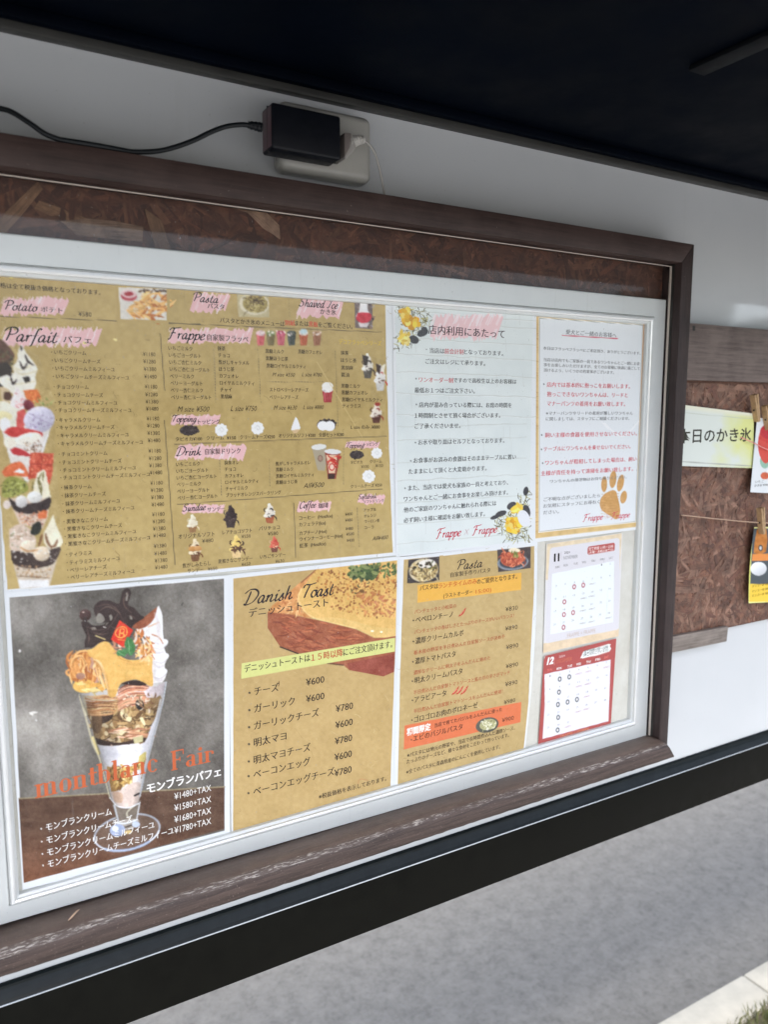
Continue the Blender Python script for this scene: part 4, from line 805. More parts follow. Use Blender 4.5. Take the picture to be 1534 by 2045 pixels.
s.poly(t, [(860,1270),(915,1260),(905,1340),(860,1350)], (238, 234, 236), smooth=3); s.poly(t, [(712,1400),(780,1390),(850,1345),(910,1345),(900,1440),(880,1478),(820,1500),(755,1488)], (226, 206, 194), smooth=3, nz=16, ns=10); s.poly(t, [(730,1400),(790,1410),(790,1470),(740,1460)], (214, 176, 146), smooth=3, al=.8); s.stroke(t, [(872,1425),(900,1412)], 12, (50, 42, 44))
for i in range(26):
    y0 = 775+i*5+q.uniform(-4, 4); s.stroke(t, [(535+i*1.5, y0), (600, y0+8+q.uniform(-6,6)), (680, y0+q.uniform(-8,8)), (770-i, y0+q.uniform(-10, 14))], 9, q.choice([(222,166,112),(196,134,84),(240,196,140),(150,96,60)]), taper=True)
for i in range(34):
    y0 = 700+i*4.2; s.stroke(t, [(760, y0+40), (830, y0+q.uniform(-6, 6)+6), (900, y0+q.uniform(-8, 8)), (965, y0+14-i)], 8, q.choice([(222,156,122),(190,112,84),(238,186,150),(120,70,54)]), taper=True, al=.95)
s.poly(t, [(975,720),(1072,690),(1060,760),(1010,790),(950,790),(930,750)], (226, 212, 214), nz=24, ns=7); s.ell(t, 905, 836, 27, 36, -15, (40, 32, 30)); s.squig(t, [(800,790),(1010,760),(1000,860),(820,870)], 34, [(204,176,140),(150,110,80),(232,214,190)], (30,60), (6,12))
for P, c, w_ in [([(515,780),(560,940),(600,1090),(650,1200),(712,1440)], (196,188,160), 13), ([(540,790),(560,900)], (236,226,190), 16), ([(1074,690),(1050,830),(1000,1010),(950,1210),(905,1430)], (206,212,218), 11), ([(1040,800),(1000,960)], (240,240,240), 10), ([(600,1050),(640,1150)], (224,206,140), 20), ([(712,1440),(760,1492),(830,1504),(895,1478)], (238,240,244), 9), ([(512,770),(600,800),(700,810)], (214,206,180), 8), ([(690,1260),(715,1400)], (220,226,236), 8)]: s.stroke(t, P, w_, c, al=.85)
# soft cream swirl on the right
s.poly(t, [(1028,192),(1052,260),(1056,380),(1068,436),(1062,462),(1082,530),(1066,580),(1076,640),(1050,690),(990,715),(975,600),(975,470),(940,400),(880,345),(930,285),(985,235)], (240, 236, 232), smooth=4, nz=6)
for y, x in ((440,1045),(530,1050),(630,1040)): s.ell(t, x, y, 46, 26, -25, (248, 246, 244)); s.stroke(t, [(x-50,y+26),(x,y+34),(x+34,y+6)], 8, (206, 198, 200), al=.7)
s.poly(t, [(1018,200),(1000,270),(960,320),(900,345),(850,330),(880,300),(940,262),(985,225)], (150, 88, 60), smooth=3, nz=20); s.squig(t, [(870,330),(960,330),(985,430),(960,520),(880,500)], 46, [(232,166,104),(206,126,70),(246,206,160),(236,224,214),(186,104,60)], (60,120), (9,18), .5, rot=(60,115)); s.stroke(t, [(985,380),(1030,400),(1055,440)], 8, (190,120,80), al=.8); s.stroke(t, [(960,330),(1030,300)], 8, (214,150,100), al=.6)
# chocolate lattice
DK = (54, 40, 37)
s.poly(t, [(545,465),(548,420),(556,385),(530,330),(528,295),(570,300),(600,322),(660,320),(690,300),(640,300),(612,245),(608,205),(640,165),(700,158),(765,182),(780,150),(790,105),(818,80),(842,92),(845,125),(828,185),(870,210),(905,250),(925,262),(930,275),(880,305),(850,340),(835,400),(760,430),(700,428),(640,436),(600,462)], DK, smooth=4, nz=7, ns=7)
s.ell(t, 550, 253, 38, 38, 0, (70, 46, 42), shade=1.4); s.stroke(t, [(550,280),(548,310)], 26, DK); s.ell(t, 538, 236, 8, 5, 0, (200, 176, 168))
BGc = (140, 134, 124)
for P in [[(622,262),(640,240),(668,258),(676,290),(650,306),(624,300)],[(812,160),(815,112),(826,108),(829,130),(822,162)],[(836,255),(850,262),(858,280),(842,282)],[(706,255),(722,252),(726,278),(712,292)],[(584,338),(612,332),(622,346),(596,352)],[(690,306),(704,300),(676,330)]]: s.poly(t, P, BGc, smooth=2)
for P in [[(620,200),(700,185),(760,220),(800,300)],[(560,330),(620,350),(680,345)],[(640,380),(700,340),(760,250)],[(830,100),(800,180),(850,240)]]: s.stroke(t, P, 5, (96, 74, 68), al=.8)
s.stroke(t, [(618,388),(680,412)], 7, (224, 206, 140)); s.stroke(t, [(668,330),(684,336)], 6, (230, 226, 220))
# noodle nest on the left, wafer, tag and leaf
s.ell(t, 550, 600, 108, 112, 0, (190, 116, 58), nz=20); s.ell(t, 545, 715, 76, 44, 0, (232, 186, 100), nz=16)
for i in range(52):
    x = q.uniform(462, 640); y = q.uniform(500, 640); l = q.uniform(60, 120); bw = q.uniform(-34, 34)+(540-x)*.25
    s.stroke(t, [(x, y-l*.3), (x-bw, y+l*.1), (x-bw*.8, y+l*.45), (x+q.uniform(-12, 12), y+l*.75)], q.uniform(12, 19), q.choice([(228,166,98),(208,138,74),(240,196,132),(170,98,52),(218,152,86),(196,150,128)]), taper=True)
for P in [[(470,560),(500,500),(560,488),(600,520)],[(455,600),(470,540),(520,520),(545,560),(540,610)],[(600,530),(640,580),(655,650),(690,720)],[(610,560),(630,620),(645,700)]]: s.stroke(t, P, 17, (238,188,122), taper=True); s.stroke(t, [(a_+5, b_+7) for a_, b_ in P], 5, (150,90,50), al=.6, taper=True)
s.squig(t, [(480,690),(640,690),(650,740),(500,750)], 22, [(240,200,110),(220,164,80),(250,222,150)], (60,120), (12,20), .4, rot=(-15,25)); s.ell(t, 520, 650, 30, 22, 0, (160, 124, 120), al=.7)
s.poly(t, [(560,480),(600,470),(650,432),(700,428),(735,470),(780,520),(840,545),(920,538),(985,525),(985,600),(990,712),(940,700),(880,672),(800,690),(770,716),(745,782),(700,778),(692,700),(655,580),(610,535),(575,520)], (232, 184, 104), smooth=3, nz=12, ns=12)
idx, A = s.poly(t, [(575,490),(650,440),(700,435),(740,480),(790,530),(860,552),(980,535),(984,600),(980,690),(880,665),(780,690),(745,770),(705,765),(690,690),(655,575)], 0, ret=True)
g = (np.sin(s.U[idx]*2.1)*np.sin(s.V[idx]*2.1+s.U[idx]*.25)); s.c[idx] += (g*24*A)[:, None]*np.array([1, 1, .8])
for P in [[(600,540),(650,570),(690,700),(700,780)],[(640,640),(680,740)],[(620,560),(600,600)]]: s.stroke(t, P, 16, (240, 206, 150), taper=True); 
s.stroke(t, [(735,480),(780,535),(850,560)], 6, (190, 132, 60), al=.6); s.poly(t, [(780,700),(830,682),(900,680),(950,705),(900,712),(830,706)], (58, 40, 36), smooth=3)
s.squig(t, [(870,470),(985,440),(985,540),(880,535)], 26, [(238,180,110),(214,144,76),(246,210,150)], (40,80), (10,16), .7); s.squig(t, [(715,430),(800,420),(800,490),(740,480)], 14, [(238,190,160),(246,214,190),(200,140,110)], (40,70), (8,14))
s.poly(t, [(773,286),(862,352),(797,462),(716,412)], (222, 58, 38)); s.stroke(t, [(760,395),(745,370),(770,335),(812,335),(820,375),(790,400),(760,395)], 6, (238, 190, 96)); s.stroke(t, [(778,345),(770,400)], 7, (238, 190, 96)); s.stroke(t, [(778,345),(802,345),(798,368),(776,372),(802,378),(792,400),(768,400)], 6, (238, 190, 96), smooth=3); s.line(t, 762, 412, 808, 418, 4, (238,190,96))
for a in [(835,440,30,36,0),(850,480,24,26,0),(810,490,24,18,0),(775,500,22,20,0),(826,410,12,16,0),(862,455,14,14,0),(800,505,16,18,0),(845,505,14,12,0)]: s.ell(t, *a, (72, 128, 74), nz=18, ns=5)
s.stroke(t, [(830,420),(838,500)], 4, (150, 190, 140)); s.stroke(t, [(760,490),(800,515)], 4, (140,180,130))
s.poly(t, [(185,885),(215,878),(248,884),(215,895),(212,908),(190,898)], (226, 222, 214)); s.ell(t, 125, 487, 7, 10, 0, (226,224,220)); s.ell(t, 232, 937, 6, 6, 0, (226,224,220)); s.stroke(t, [(150,1960),(185,1925),(165,1905)], 5, (130, 90, 70)); s.stroke(t, [(1185,175),(1175,190)], 5, (60,56,50))
def shade_cone(P, lx, rx, amt=.34):
    idx, A = s.poly('A', P, 0, ret=True); x0, y0, sc_ = REG['A']; X = (s.U[idx]-x0)*sc_; Y = (s.V[idx]-y0)*sc_
    a_ = np.interp(Y, lx[0], lx[1]); b_ = np.interp(Y, rx[0], rx[1]); u_ = np.clip((X-a_)/(b_-a_+1), 0, 1)
    k_ = 1-amt*np.abs(2*u_-1.1)**2.4-.07*np.exp(-((u_-.3)/.08)**2)+.06*np.exp(-((u_-.78)/.05)**2)
    s.c[idx] *= (1-A+A*k_)[:, None]
shade_cone([(510,765),(1075,685),(1040,900),(960,1200),(908,1430),(890,1480),(820,1502),(755,1490),(715,1445),(650,1190),(580,960)], ([765,960,1190,1445,1500],[512,580,650,715,755]), ([685,900,1200,1430,1500],[1075,1040,960,908,880]))
for P, w_, c in [([(1000,240),(1022,300),(1030,380),(1020,420)],26,(214,206,206)), ([(985,470),(1020,500),(1060,490)],16,(200,192,196)), ([(985,560),(1025,590),(1066,580)],16,(200,192,196)), ([(990,650),(1030,680),(1060,665)],16,(204,196,200)), ([(1000,430),(1040,445),(1060,432)],12,(206,198,202)), ([(990,520),(1000,600),(1000,690)],20,(216,208,206))]: s.stroke('A', P, w_, c, al=.6, soft=3, taper=True)
for P, w_ in [([(640,230),(690,200),(740,215),(780,250)],9), ([(590,360),(650,380),(700,370)],8), ([(840,250),(880,280)],8), ([(560,330),(575,400),(570,440)],8), ([(805,120),(798,170),(815,215)],6), ([(720,330),(760,340),(800,300)],7)]: s.stroke('A', P, w_, (132,108,98), al=.55, soft=2, taper=True)
s.stroke('A', [(600,545),(680,640),(705,760)], 22, (196,140,70), al=.5, soft=4, taper=True); s.stroke('A', [(790,560),(880,575),(980,560)], 16, (204,150,76), al=.5, soft=4, taper=True); s.stroke('A', [(760,620),(860,630),(970,640)], 40, (242,204,128), al=.4, soft=6, taper=True)
s.photo('A', [(60,146),(1452,6),(1456,1640),(150,1992)], 1, 9, 1.0, 4, 1.04)
OR = (200, 100, 58)
didone(s, t, 228, 1443, 'montblanc', 800, 190, OR); didone(s, t, 1105, 1265, 'Fair', 285, 165, OR)
Wt = (242, 240, 236); s.T(t, 950, 1408, 'モンブランパフェ', 480, 72, Wt, bold=.02)
for y, p in zip((1452,1527,1602,1672), (1480,1580,1680,1780)): s.T(t, 1130, y, '¥%d+TAX' % p, 238, 60, Wt)
for i, (y, w_) in enumerate(zip((1652,1735,1815,1890), (425,555,695,815))): s.T(t, 296+i*4, y, 'モンブラン'+sf[i], w_, 56, Wt); s.ell(t, 265+i*4, y-12, 5, 5, 0, Wt)
s.build('montblanc_poster', 'poster at the lower left with a photo of a tall chestnut parfait glass on grey', 'poster')

# ---------------- the Danish toast poster
s = Sheet([(456, 1148), (799, 1111), (787, 1583), (461.5, 1672)], -.35, .62, amp=.35, ph=2.2)
pr_ = [(466, 1155), (793.6, 1118.9), (790, 1280), (779.2, 1590), (465, 1700)]; s.poly('P', pr_, (191, 162, 106), soft=.5); idx, A = s.poly('P', pr_, 0, ret=True)
f = fbm(s.U[idx], s.V[idx], 60, 3)[:, None]-.5; g = fbm(s.U[idx], s.V[idx], 6, 8)[:, None]-.5; s.c[idx] = np.clip(s.c[idx]+(f*18+g*16)*A[:, None], 0, 255); s.fibres(170, 12, (150, 122, 74))
t = 'B'
clip = s.c.copy()
s.poly(t, [(335,505),(335,650),(450,822),(610,880),(880,968),(1020,985),(1072,1030),(1380,1088),(1478,1045),(1495,720),(1300,742),(1130,662),(900,602),(700,562),(520,522)], (158, 90, 60), nz=20, ns=14)
s.squig(t, [(345,560),(520,540),(900,620),(1130,680),(1080,900),(800,930),(470,810)], 130, [(196,112,74),(136,62,40),(206,126,84),(120,54,38),(180,94,62)], (90,200), (7,14), .45, rot=(-15,35), al=.75)
s.poly(t, [(1050,970),(1478,880),(1478,1045),(1380,1086),(1072,1030)], (142, 66, 50), nz=14, ns=20); s.stroke(t, [(450,822),(610,882)], 12, (60,44,34)); s.stroke(t, [(870,968),(1020,985)], 12, (96,62,44))
s.poly(t, [(335,510),(380,445),(480,370),(570,290),(640,230),(770,125),(800,120),(700,260),(640,360),(680,470),(740,560),(620,540),(480,520)], (212, 148, 88), smooth=2, nz=22, ns=9); s.stroke(t, [(770,128),(640,240)], 12, (150,100,66)); s.squig(t, [(350,500),(560,320),(640,400),(660,530),(420,520)], 44, [(232,180,116),(190,116,66),(240,200,140)], (40,90), (6,12))
ch = [(775,124),(1510,36),(1493,722),(1400,738),(1300,738),(1130,652),(900,598),(740,552),(655,480),(612,380),(640,300),(700,220)]; s.poly(t, ch, (222, 180, 104), nz=14, ns=30); s.stroke(t, ch[5:11], 14, (250, 222, 150), al=.7)
s.poly(t, [(760,560),(1000,560),(1300,640),(1490,660),(1490,722),(1300,735),(1120,648),(900,596)], (228, 194, 122), smooth=2, al=.7)
s.scatter(t, [(760,150),(1500,60),(1490,560),(1300,560),(900,480),(780,300)], 330, [(168,104,54),(138,80,42),(200,136,72),(214,156,84)], (2.5,9), (1,1.7)); s.scatter(t, [(800,160),(1500,70),(1500,300),(900,330)], 170, [(140,84,42),(186,120,60)], (2,6)); s.scatter(t, [(1150,330),(1495,330),(1480,560),(1200,520)], 80, [(206,130,80),(180,104,62),(190,116,84)], (4,13), al=.6)
s.scatter(t, [(1080,110),(1330,80),(1320,170),(1230,220),(1090,180)], 120, [(70,92,50),(96,116,60),(50,68,40),(130,140,84)], (8,18)); s.scatter(t, [(1330,60),(1500,60),(1490,170),(1380,200)], 26, [(96,116,60),(70,92,50)], (6,12)); s.squig(t, [(1060,220),(1230,210),(1230,340),(1080,330)], 14, [(80,84,50),(60,60,40),(110,70,40)], (40,70), (8,13), 1.6); s.ell(t, 1185, 318, 22, 16, 0, (120,84,44)); s.ell(t, 1280, 678, 15, 8, 0, (255,250,225)); s.ell(t, 1362, 686, 12, 8, 0, (255,250,225))
s.poly('P', [(793.8, 1100), (812, 1100), (800, 1600), (779.5, 1600), (786, 1400), (790.4, 1280)], (225,228,230)); s.poly('P', [(450, 1140), (812, 1100), (812, 1117), (793.6, 1118.9), (466, 1155), (450, 1157)], (225,228,230))
s.photo(t, [(335,505),(335,650),(450,822),(610,880),(880,968),(1072,1030),(1380,1088),(1478,1045),(1506,40),(770,125),(570,290)], 1, 9, 1., 2)
s.poly(t, [(100,970),(1487,738),(1483,862),(97,1108)], (212, 214, 134), nz=4)
s.script(t, 118, 443, 'Danish', 450, 128, (48, 40, 44)); s.script(t, 640, 385, 'Toast', 298, 124, (48, 40, 44)); s.T(t, 165, 548, 'デニッシュトースト', 715, 88, (52, 44, 44))
s.T(t, 125, 1048, 'デニッシュトーストは', 592, 78, INK); s.T(t, 728, 948, '１５時以降', 285, 78, (190, 62, 44)); s.T(t, 1018, 898, 'にご注文頂けます。', 440, 74, INK)
t = 'C'
for y, it, pxx, pyy, pr in [(262,'チーズ',680,180,600),(418,'ガーリック',680,330,600),(572,'ガーリックチーズ',948,418,780),(724,'明太マヨ',945,565,600),(880,'明太マヨチーズ',940,710,780),(1012,'ベーコンエッグ',937,855,600),(1165,'ベーコンエッグチーズ',935,998,780)]:
    s.T(t, 215-(y-262)*.012, y, it, 73*len(it), 86, INK); s.ell(t, 172-(y-262)*.012, y-20, 10, 10, 0, (70,58,46)); s.T(t, pxx, pyy, '¥%d' % pr, 165-(10 if pxx > 900 else 0), 88, INK)
s.T(t, 795, 1198, '※税抜価格を表示しております。', 610, 52, INK); s.stroke(t, [(1150,1060),(1170,1020),(1240,1030)], 6, (190,120,80), al=.6); s.stroke(t, [(440,140),(435,180)], 8, (110,80,50))
s.build('toast_poster', 'kraft toast menu poster with a cheese toast photo and a pale yellow strip', 'poster')

# ---------------- the pasta poster
s = Sheet([(797, 1113), (1074, 1082), (1048, 1508), (786, 1582)], -.95, .8, amp=.35, ph=3.0, bow=lambda u, v: np.stack([6.0*np.sin(math.pi*v)*u**2, 0*v], 1))
pr_ = [(807, 1118), (1067.5, 1090.8), (1067, 1180), (1062.6, 1256), (1056, 1400), (1046, 1500), (1045, 1540), (794, 1600), (799, 1350)]; s.poly('P', pr_, (190, 164, 110), soft=.5); idx, A = s.poly('P', pr_, 0, ret=True)
f = fbm(s.U[idx], s.V[idx], 60, 13)[:, None]-.5; g = fbm(s.U[idx], s.V[idx], 6, 18)[:, None]-.5; s.c[idx] = np.clip(s.c[idx]+(f*18+g*16)*A[:, None], 0, 255); s.fibres(150, 14, (146, 120, 76))
t = 'D'
s.poly(t, [(183,195),(500,160),(500,400),(400,425),(168,435)], (64, 56, 56)); s.ell(t, 340, 300, 150, 118, -12, (214, 198, 160), shade=.3); s.ell(t, 350, 305, 128, 96, -12, (186, 160, 104), nz=20)
s.squig(t, [(220,260),(330,220),(480,250),(480,370),(300,400),(220,350)], 90, [(222,196,130),(170,140,84),(236,220,170),(110,90,60)], (60,120), (7,12), 1.2); s.ell(t, 370, 235, 90, 44, -8, (238, 232, 222), nz=8); s.scatter(t, [(230,220),(480,200),(480,300),(250,300)], 22, [(70,60,40),(96,100,56)], (5,12)); s.poly(t, [(500,150),(540,150),(520,450),(499,430)], (190,164,110)); s.poly(t, [(168,436),(400,425),(500,402),(520,470),(160,470)], (190,164,110))
s.poly(t, [(1090,92),(1433,60),(1433,280),(1100,320)], (70, 60, 60), nz=10); s.ell(t, 1250, 220, 160, 80, -6, (130, 140, 150)); s.ell(t, 1255, 215, 140, 66, -6, (62, 66, 76)); s.ell(t, 1245, 185, 122, 78, -6, (196, 96, 62), nz=20)
s.squig(t, [(1140,140),(1240,110),(1360,130),(1360,230),(1220,260),(1140,200)], 90, [(220,120,80),(186,76,50),(236,150,110),(160,60,40)], (50,100), (8,14), 1.2); s.ell(t, 1265, 98, 60, 26, 0, (236, 222, 190), nz=14); s.scatter(t, [(1230,110),(1310,110),(1300,170),(1240,170)], 12, [(110,120,50),(170,150,80)], (6,10)); s.poly(t, [(1085,322),(1435,281),(1435,320),(1085,350)], (190,164,110))
s.poly(t, [(278,450),(1338,325),(1335,500),(275,632)], (230, 176, 74), nz=4)
s.photo(t, [(183,195),(500,160),(500,400),(400,425),(168,435)], 1, 8, .95, 3); s.photo(t, [(1090,92),(1433,60),(1433,280),(1100,320)], 1, 8, .95, 5)
s.script(t, 670, 298, 'Pasta', 275, 98); s.T(t, 612, 370, '自家製手作りパスタ', 405, 56, INK)
s.T(t, 300, 508, 'パスタは', 185, 62, INK); s.T(t, 488, 486, 'ランチタイムのみ', 390, 62, (206, 92, 44)); s.T(t, 882, 440, 'のご提供となります。', 410, 60, INK); s.T(t, 540, 583, '(ラストオーダー', 295, 54, INK); s.T(t, 870, 540, '15:00)', 160, 56, (206, 92, 44))
BR = (176, 92, 58)
for tt, x, y, it, w_ in [('D',245,745,'パンチェッタと小松菜の',425),('D',245,950,'パンチェッタの香ばしさとたっぷりのチーズがいいバランス！',1015),('D',238,1163,'栃木産の野菜を半日煮込んだ自家製ソースが決め手',930),('D',235,1368,'濃厚なクリームに明太子をふんだんに絡めた',785),('E',235,343,'半日煮込んだ自家製トマトソースと鷹の爪の辛さがマッチ',985),('E',235,533,'半日煮込んだ自家製トマトソースをふんだんに使用！',910)]: s.T(tt, x, y, it, w_, 50, BR)
for tt, x, y, it, w_ in [('D',255,835,'ペペロンチーノ',380),('D',255,1050,'濃厚クリームカルボ',490),('D',250,1258,'濃厚トマトパスタ',415),('E',245,228,'明太クリームパスタ',490),('E',245,424,'アラビアータ',325),('E',240,626,'ゴロゴロお肉のボロネーゼ',650)]: s.T(tt, x, y, it, w_, 72, INK); s.ell(tt, x-20, y-22, 7, 8, 0, (60, 50, 40))
for tt, x, y, p in [('D',1175,722,830),('D',1172,920,890),('D',1180,1110,890),('E',1178,78,890),('E',1172,262,890)]: s.T(tt, x, y, '¥%d' % p, 125, 64, INK)
s.poly('E', [(145,660),(1338,418),(1328,625),(135,905)], (218, 116, 72), nz=5)
s.T('E', 1160, 445, '¥980', 115, 60, INK); s.T('E', 165, 758, '期間限定', 245, 80, (246, 236, 226), bold=.03); s.T('E', 450, 678, '当店で育てたバジルをふんだんに使った', 690, 48, INK); s.T('E', 232, 820, 'エビのバジルパスタ', 505, 70, INK); s.ell('E', 215, 805, 7, 8, 0, (60,50,40)); s.T('E', 1140, 628, '¥900', 120, 60, INK)
s.ell('E', 990, 655, 118, 76, -15, (84, 84, 74), shade=.4); s.ell('E', 1000, 650, 88, 54, -15, (178, 176, 130), nz=26, ns=4); s.squig('E', [(930,620),(1060,610),(1060,690),(940,700)], 34, [(226,224,190),(150,150,100),(240,238,214)], (30,60), (7,12), 1.4)
for tt, x, y in (('D',735,730),('E',665,305),('E',710,300),('E',757,300)): s.stroke(tt, [(x-38, y+42), (x, y+10), (x+36, y-45)], 20, (196, 60, 44), taper=True); s.stroke(tt, [(x-20, y+25), (x+18, y-20)], 5, (236, 150, 130))
for a in [(170,985,'※パスタには地元の野菜や、当店で長時間煮込んだ濃厚ソース、',1100),(165,1050,'たっぷりのチーズなど、様々な食材をこだわって作っています。',1045),(160,1155,'※全てのパスタに青森県産のにんにくを使用しています。',960)]: s.T('E', *a, 52, INK)
s.build('pasta_poster', 'kraft pasta price poster with an orange strip near its bottom and two pasta photos', 'poster')

# ---------------- notices
s = Sheet([(784, 598), (1071.5, 622), (1070, 1084), (791, 1112)], -.95, .8, amp=.35, ph=.9)
pr_ = [(789.8, 590), (1065, 600), (1057.7, 1079.6), (795, 1109)]; s.poly('P', pr_, (219, 226, 224), soft=.5); idx, A = s.poly('P', pr_, 0, ret=True)
f = fbm(s.U[idx], s.V[idx], 50, 4)[:, None]-.5; s.c[idx] = np.clip(s.c[idx]+f*16*A[:, None]*np.array([1,.9,.8]), 0, 255)
q = random.Random(4); 
for r, y in enumerate([100,190,375,545,730,950,1170]):
    P = [(60+k*110, y+q.uniform(-8,8)+k*(9-r*1.2)) for k in range(14)]; s.stroke('z5', P, 8, (196, 200, 194), al=.75); s.stroke('z5', [(a, b_+6) for a, b_ in P], 5, (234, 238, 236), al=.7)
    for k in range(2): x = q.uniform(200, 1400); s.stroke('z5', [(x, y+15), (x+8, y+150)], 6, (202, 206, 202), al=.6)
for r, y in enumerate([60,205,430,615,840,1060,1260]):
    P = [(70+k*110, y+q.uniform(-7,7)-k*(2+r*1.2)) for k in range(13)]; s.stroke('z6', P, 8, (198, 202, 196), al=.7)
    for k in range(2): x = q.uniform(200, 1350); s.stroke('z6', [(x, y-r*5), (x, y+140-r*8)], 6, (204, 208, 204), al=.6)
s.brush('z5', 420, 165, 1100, 380, (236, 196, 198), 5)
def bouquet(P1, P2, dk, seed, t):
    s.squig(t, P1, 170, [(96,92,52),(140,134,78),(64,60,40),(176,170,116),(190,180,90),(84,76,44)], (50,110), (4,9), .5, seed=seed)
    for (x, y, rx, ry, a) in dk: s.ell(t, x, y, rx, ry, a, (62, 62, 66), nz=10)
    s.scatter(t, P2, 60, [(236,184,40),(246,204,70),(224,160,30),(240,214,110)], (14,28), (1,1.3), seed=seed)
bouquet([(52,40),(290,60),(390,160),(400,220),(300,330),(190,490),(70,510),(60,330),(120,300),(60,160)], [(100,110),(190,90),(300,220),(290,270),(200,280),(110,180)], [(330,330,60,36,-25),(240,400,52,40,30),(345,290,30,22,0)], 3, 'z5')
s.scatter('z5', [(110,330),(190,350),(180,450),(110,440)], 30, [(236,200,80),(246,226,140)], (10,20)); s.poly('z5', [(45,160),(90,190),(110,270),(90,320),(48,320)], (214, 220, 220), smooth=3)
bouquet([(1400,690),(1400,780),(1420,1225),(1180,1225),(1060,1050),(1160,960),(1280,850)], [(1170,1010),(1290,990),(1340,1070),(1290,1150),(1190,1110)], [(1240,870,52,36,-30),(1130,950,60,28,-20),(1385,720,26,46,10),(1070,985,50,20,-20),(1390,930,40,70,-10)], 6, 'z6'); s.scatter('z6', [(1265,870),(1340,860),(1340,950),(1270,940)], 30, [(240,200,70),(246,222,110)], (10,20)); s.ell('z6', 1365, 1000, 60, 90, -20, (226, 228, 232))
s.T('z5', 385, 335, '店内利用にあたって', 778, 104, (70, 50, 54))
DG = (72, 74, 76)
s.T('z5', 400, 533, '当店は', 150, 60, DG); s.ell('z5', 368, 500, 5, 6, 0, DG); s.T('z5', 552, 540, '前会計制', 192, 60, (204, 84, 90)); s.T('z5', 750, 545, 'となっております。', 398, 58, DG); s.T('z5', 355, 642, 'ご注文はレジにて承ります。', 610, 58, DG)
s.ell('z5', 262, 798, 7, 7, 0, DG); s.T('z5', 288, 830, 'ワンオーダー制', 350, 58, (204, 84, 90)); s.T('z5', 642, 835, 'ですので高校生以上のお客様は', 642, 56, DG)
for tt, x, y, it, w_ in [('z5',245,938,'最低お１つはご注文下さい。',615),('z5',290,1088,'店内が混み合っている際には、お席の時間を',945),('z5',245,1198,'１時間制とさせて頂く場合がございます。',875),('z5',245,1306,'ご了承くださいませ。',468),('z6',282,245,'お水や取り皿はセルフとなっております。',880),('z6',235,430,'お食事がお済みの食器はそのままテーブルに置い',1045),('z6',185,543,'たままにして頂くと大変助かります。',795),('z6',180,712,'また、当店では愛犬も家族の一員と考えており、',1020),('z6',135,825,'ワンちゃんとご一緒にお食事をお楽しみ頂けます。',1065),('z6',135,935,'他のご家庭のワンちゃんに触れられる際には',945),('z6',135,1042,'必ず飼い主様に確認をお願い致します。',828)]: s.T(tt, x, y, it, w_, 60, DG)
for tt, x, y in (('z5',265,1062),('z6',255,225),('z6',208,412),('z6',150,690)): s.ell(tt, x, y, 7, 7, 0, DG)
s.script('z6', 470, 1200, 'Frappe', 255, 96, (196, 54, 74)); s.script('z6', 745, 1172, 'x', 62, 70, (176, 60, 84), nib=.05); s.script('z6', 840, 1165, 'Frappe', 256, 92, (196, 54, 74))
s.build('house_rules_notice', 'pale brick-patterned notice with yellow flowers in two corners and a pink brushed title', 'notice')

s = Sheet([(1069, 612), (1300, 640), (1277, 1057.5), (1067.5, 1083.5)], -.35, 1.0, amp=.35, ph=2.9, paper=(228,230,230))
s.poly('P', [(1070.6, 629.5), (1291.4, 644.6), (1274, 1051.5), (1068, 1075.8)], (216, 184, 124), nz=14, ns=10)
q = random.Random(8)
for i in range(60): 
    y = q.uniform(640, 1065); s.stroke('P', [(1070, y), (1079, y-.5)], .8, (176, 130, 80), al=.5); s.stroke('P', [(1282, y-5), (1291, y-5)], 1., (186, 130, 86), al=.5)
s.poly('P', [(1285.5, 646), (1291.4, 644.6), (1284, 860), (1278, 860)], (196, 142, 104), al=.7)
s.poly('P', [(1076.6, 633.5), (1286, 647.5), (1271, 1043.2), (1075.5, 1064)], (238, 234, 222)); s.poly('P', [(1078, 635), (1285, 649), (1270, 1041.5), (1077, 1061.8)], (140, 140, 130)); s.poly('P', [(1078.8, 635.8), (1284.3, 649.7), (1269.4, 1040.8), (1077.8, 1061)], (226, 230, 232))
GY = (122, 124, 126)
for (x, y, rx, ry, a) in [(905,780,36,96,2),(1012,720,42,106,6),(1105,765,40,104,12),(1142,938,40,78,12)]: s.ell('z8', x, y, rx, ry, a, (206, 158, 96), nz=16, ns=4)
s.poly('z8', [(860,960),(905,900),(960,870),(1010,850),(1050,870),(1065,920),(1090,1020),(1100,1110),(1080,1190),(1040,1210),(1000,1180),(930,1140),(870,1090),(850,1020)], (206, 158, 96), smooth=4, nz=16, ns=4)
for i in range(9): y = 900+i*34; s.stroke('z8', [(865, y), (960, y+10), (1085, y-6)], 5, (180, 126, 70), al=.5)
s.T('z7', 432, 288, '愛犬とご一緒のお客様へ', 620, 66, GY); s.line('z7', 388, 305, 1070, 345, 11, (208, 70, 90))
for tt, x, y, it, w_, h_ in [('z7',155,478,'本日はフラッペフラッペにご来店頂き、ありがとうございます。',1195,46),('z7',160,620,'当店は店内でもご家族の一員であるワンちゃんとご一緒にお食',1180,48),('z7',160,683,'事をお楽しみいただけますが、全てのお客様に快適に過ごして',1180,48),('z7',160,748,'頂けるよう、いくつかの約束事がございます。',865,48),('z7',188,1278,'※マナーパンツやリードの着用が難しいワンちゃん',1065,50),('z7',188,1348,'に関しましては、スタッフにご相談くださいませ。',1025,50),('z8',238,763,'ワンちゃんの排泄物はお持ち帰りください。',940,46),('z8',160,988,'ご不明な点がございましたら',690,54),('z8',155,1068,'お気軽にスタッフにお尋ねく',690,54),('z8',155,1148,'ださい。',190,54)]: s.T(tt, x, y, it, w_, h_, GY)
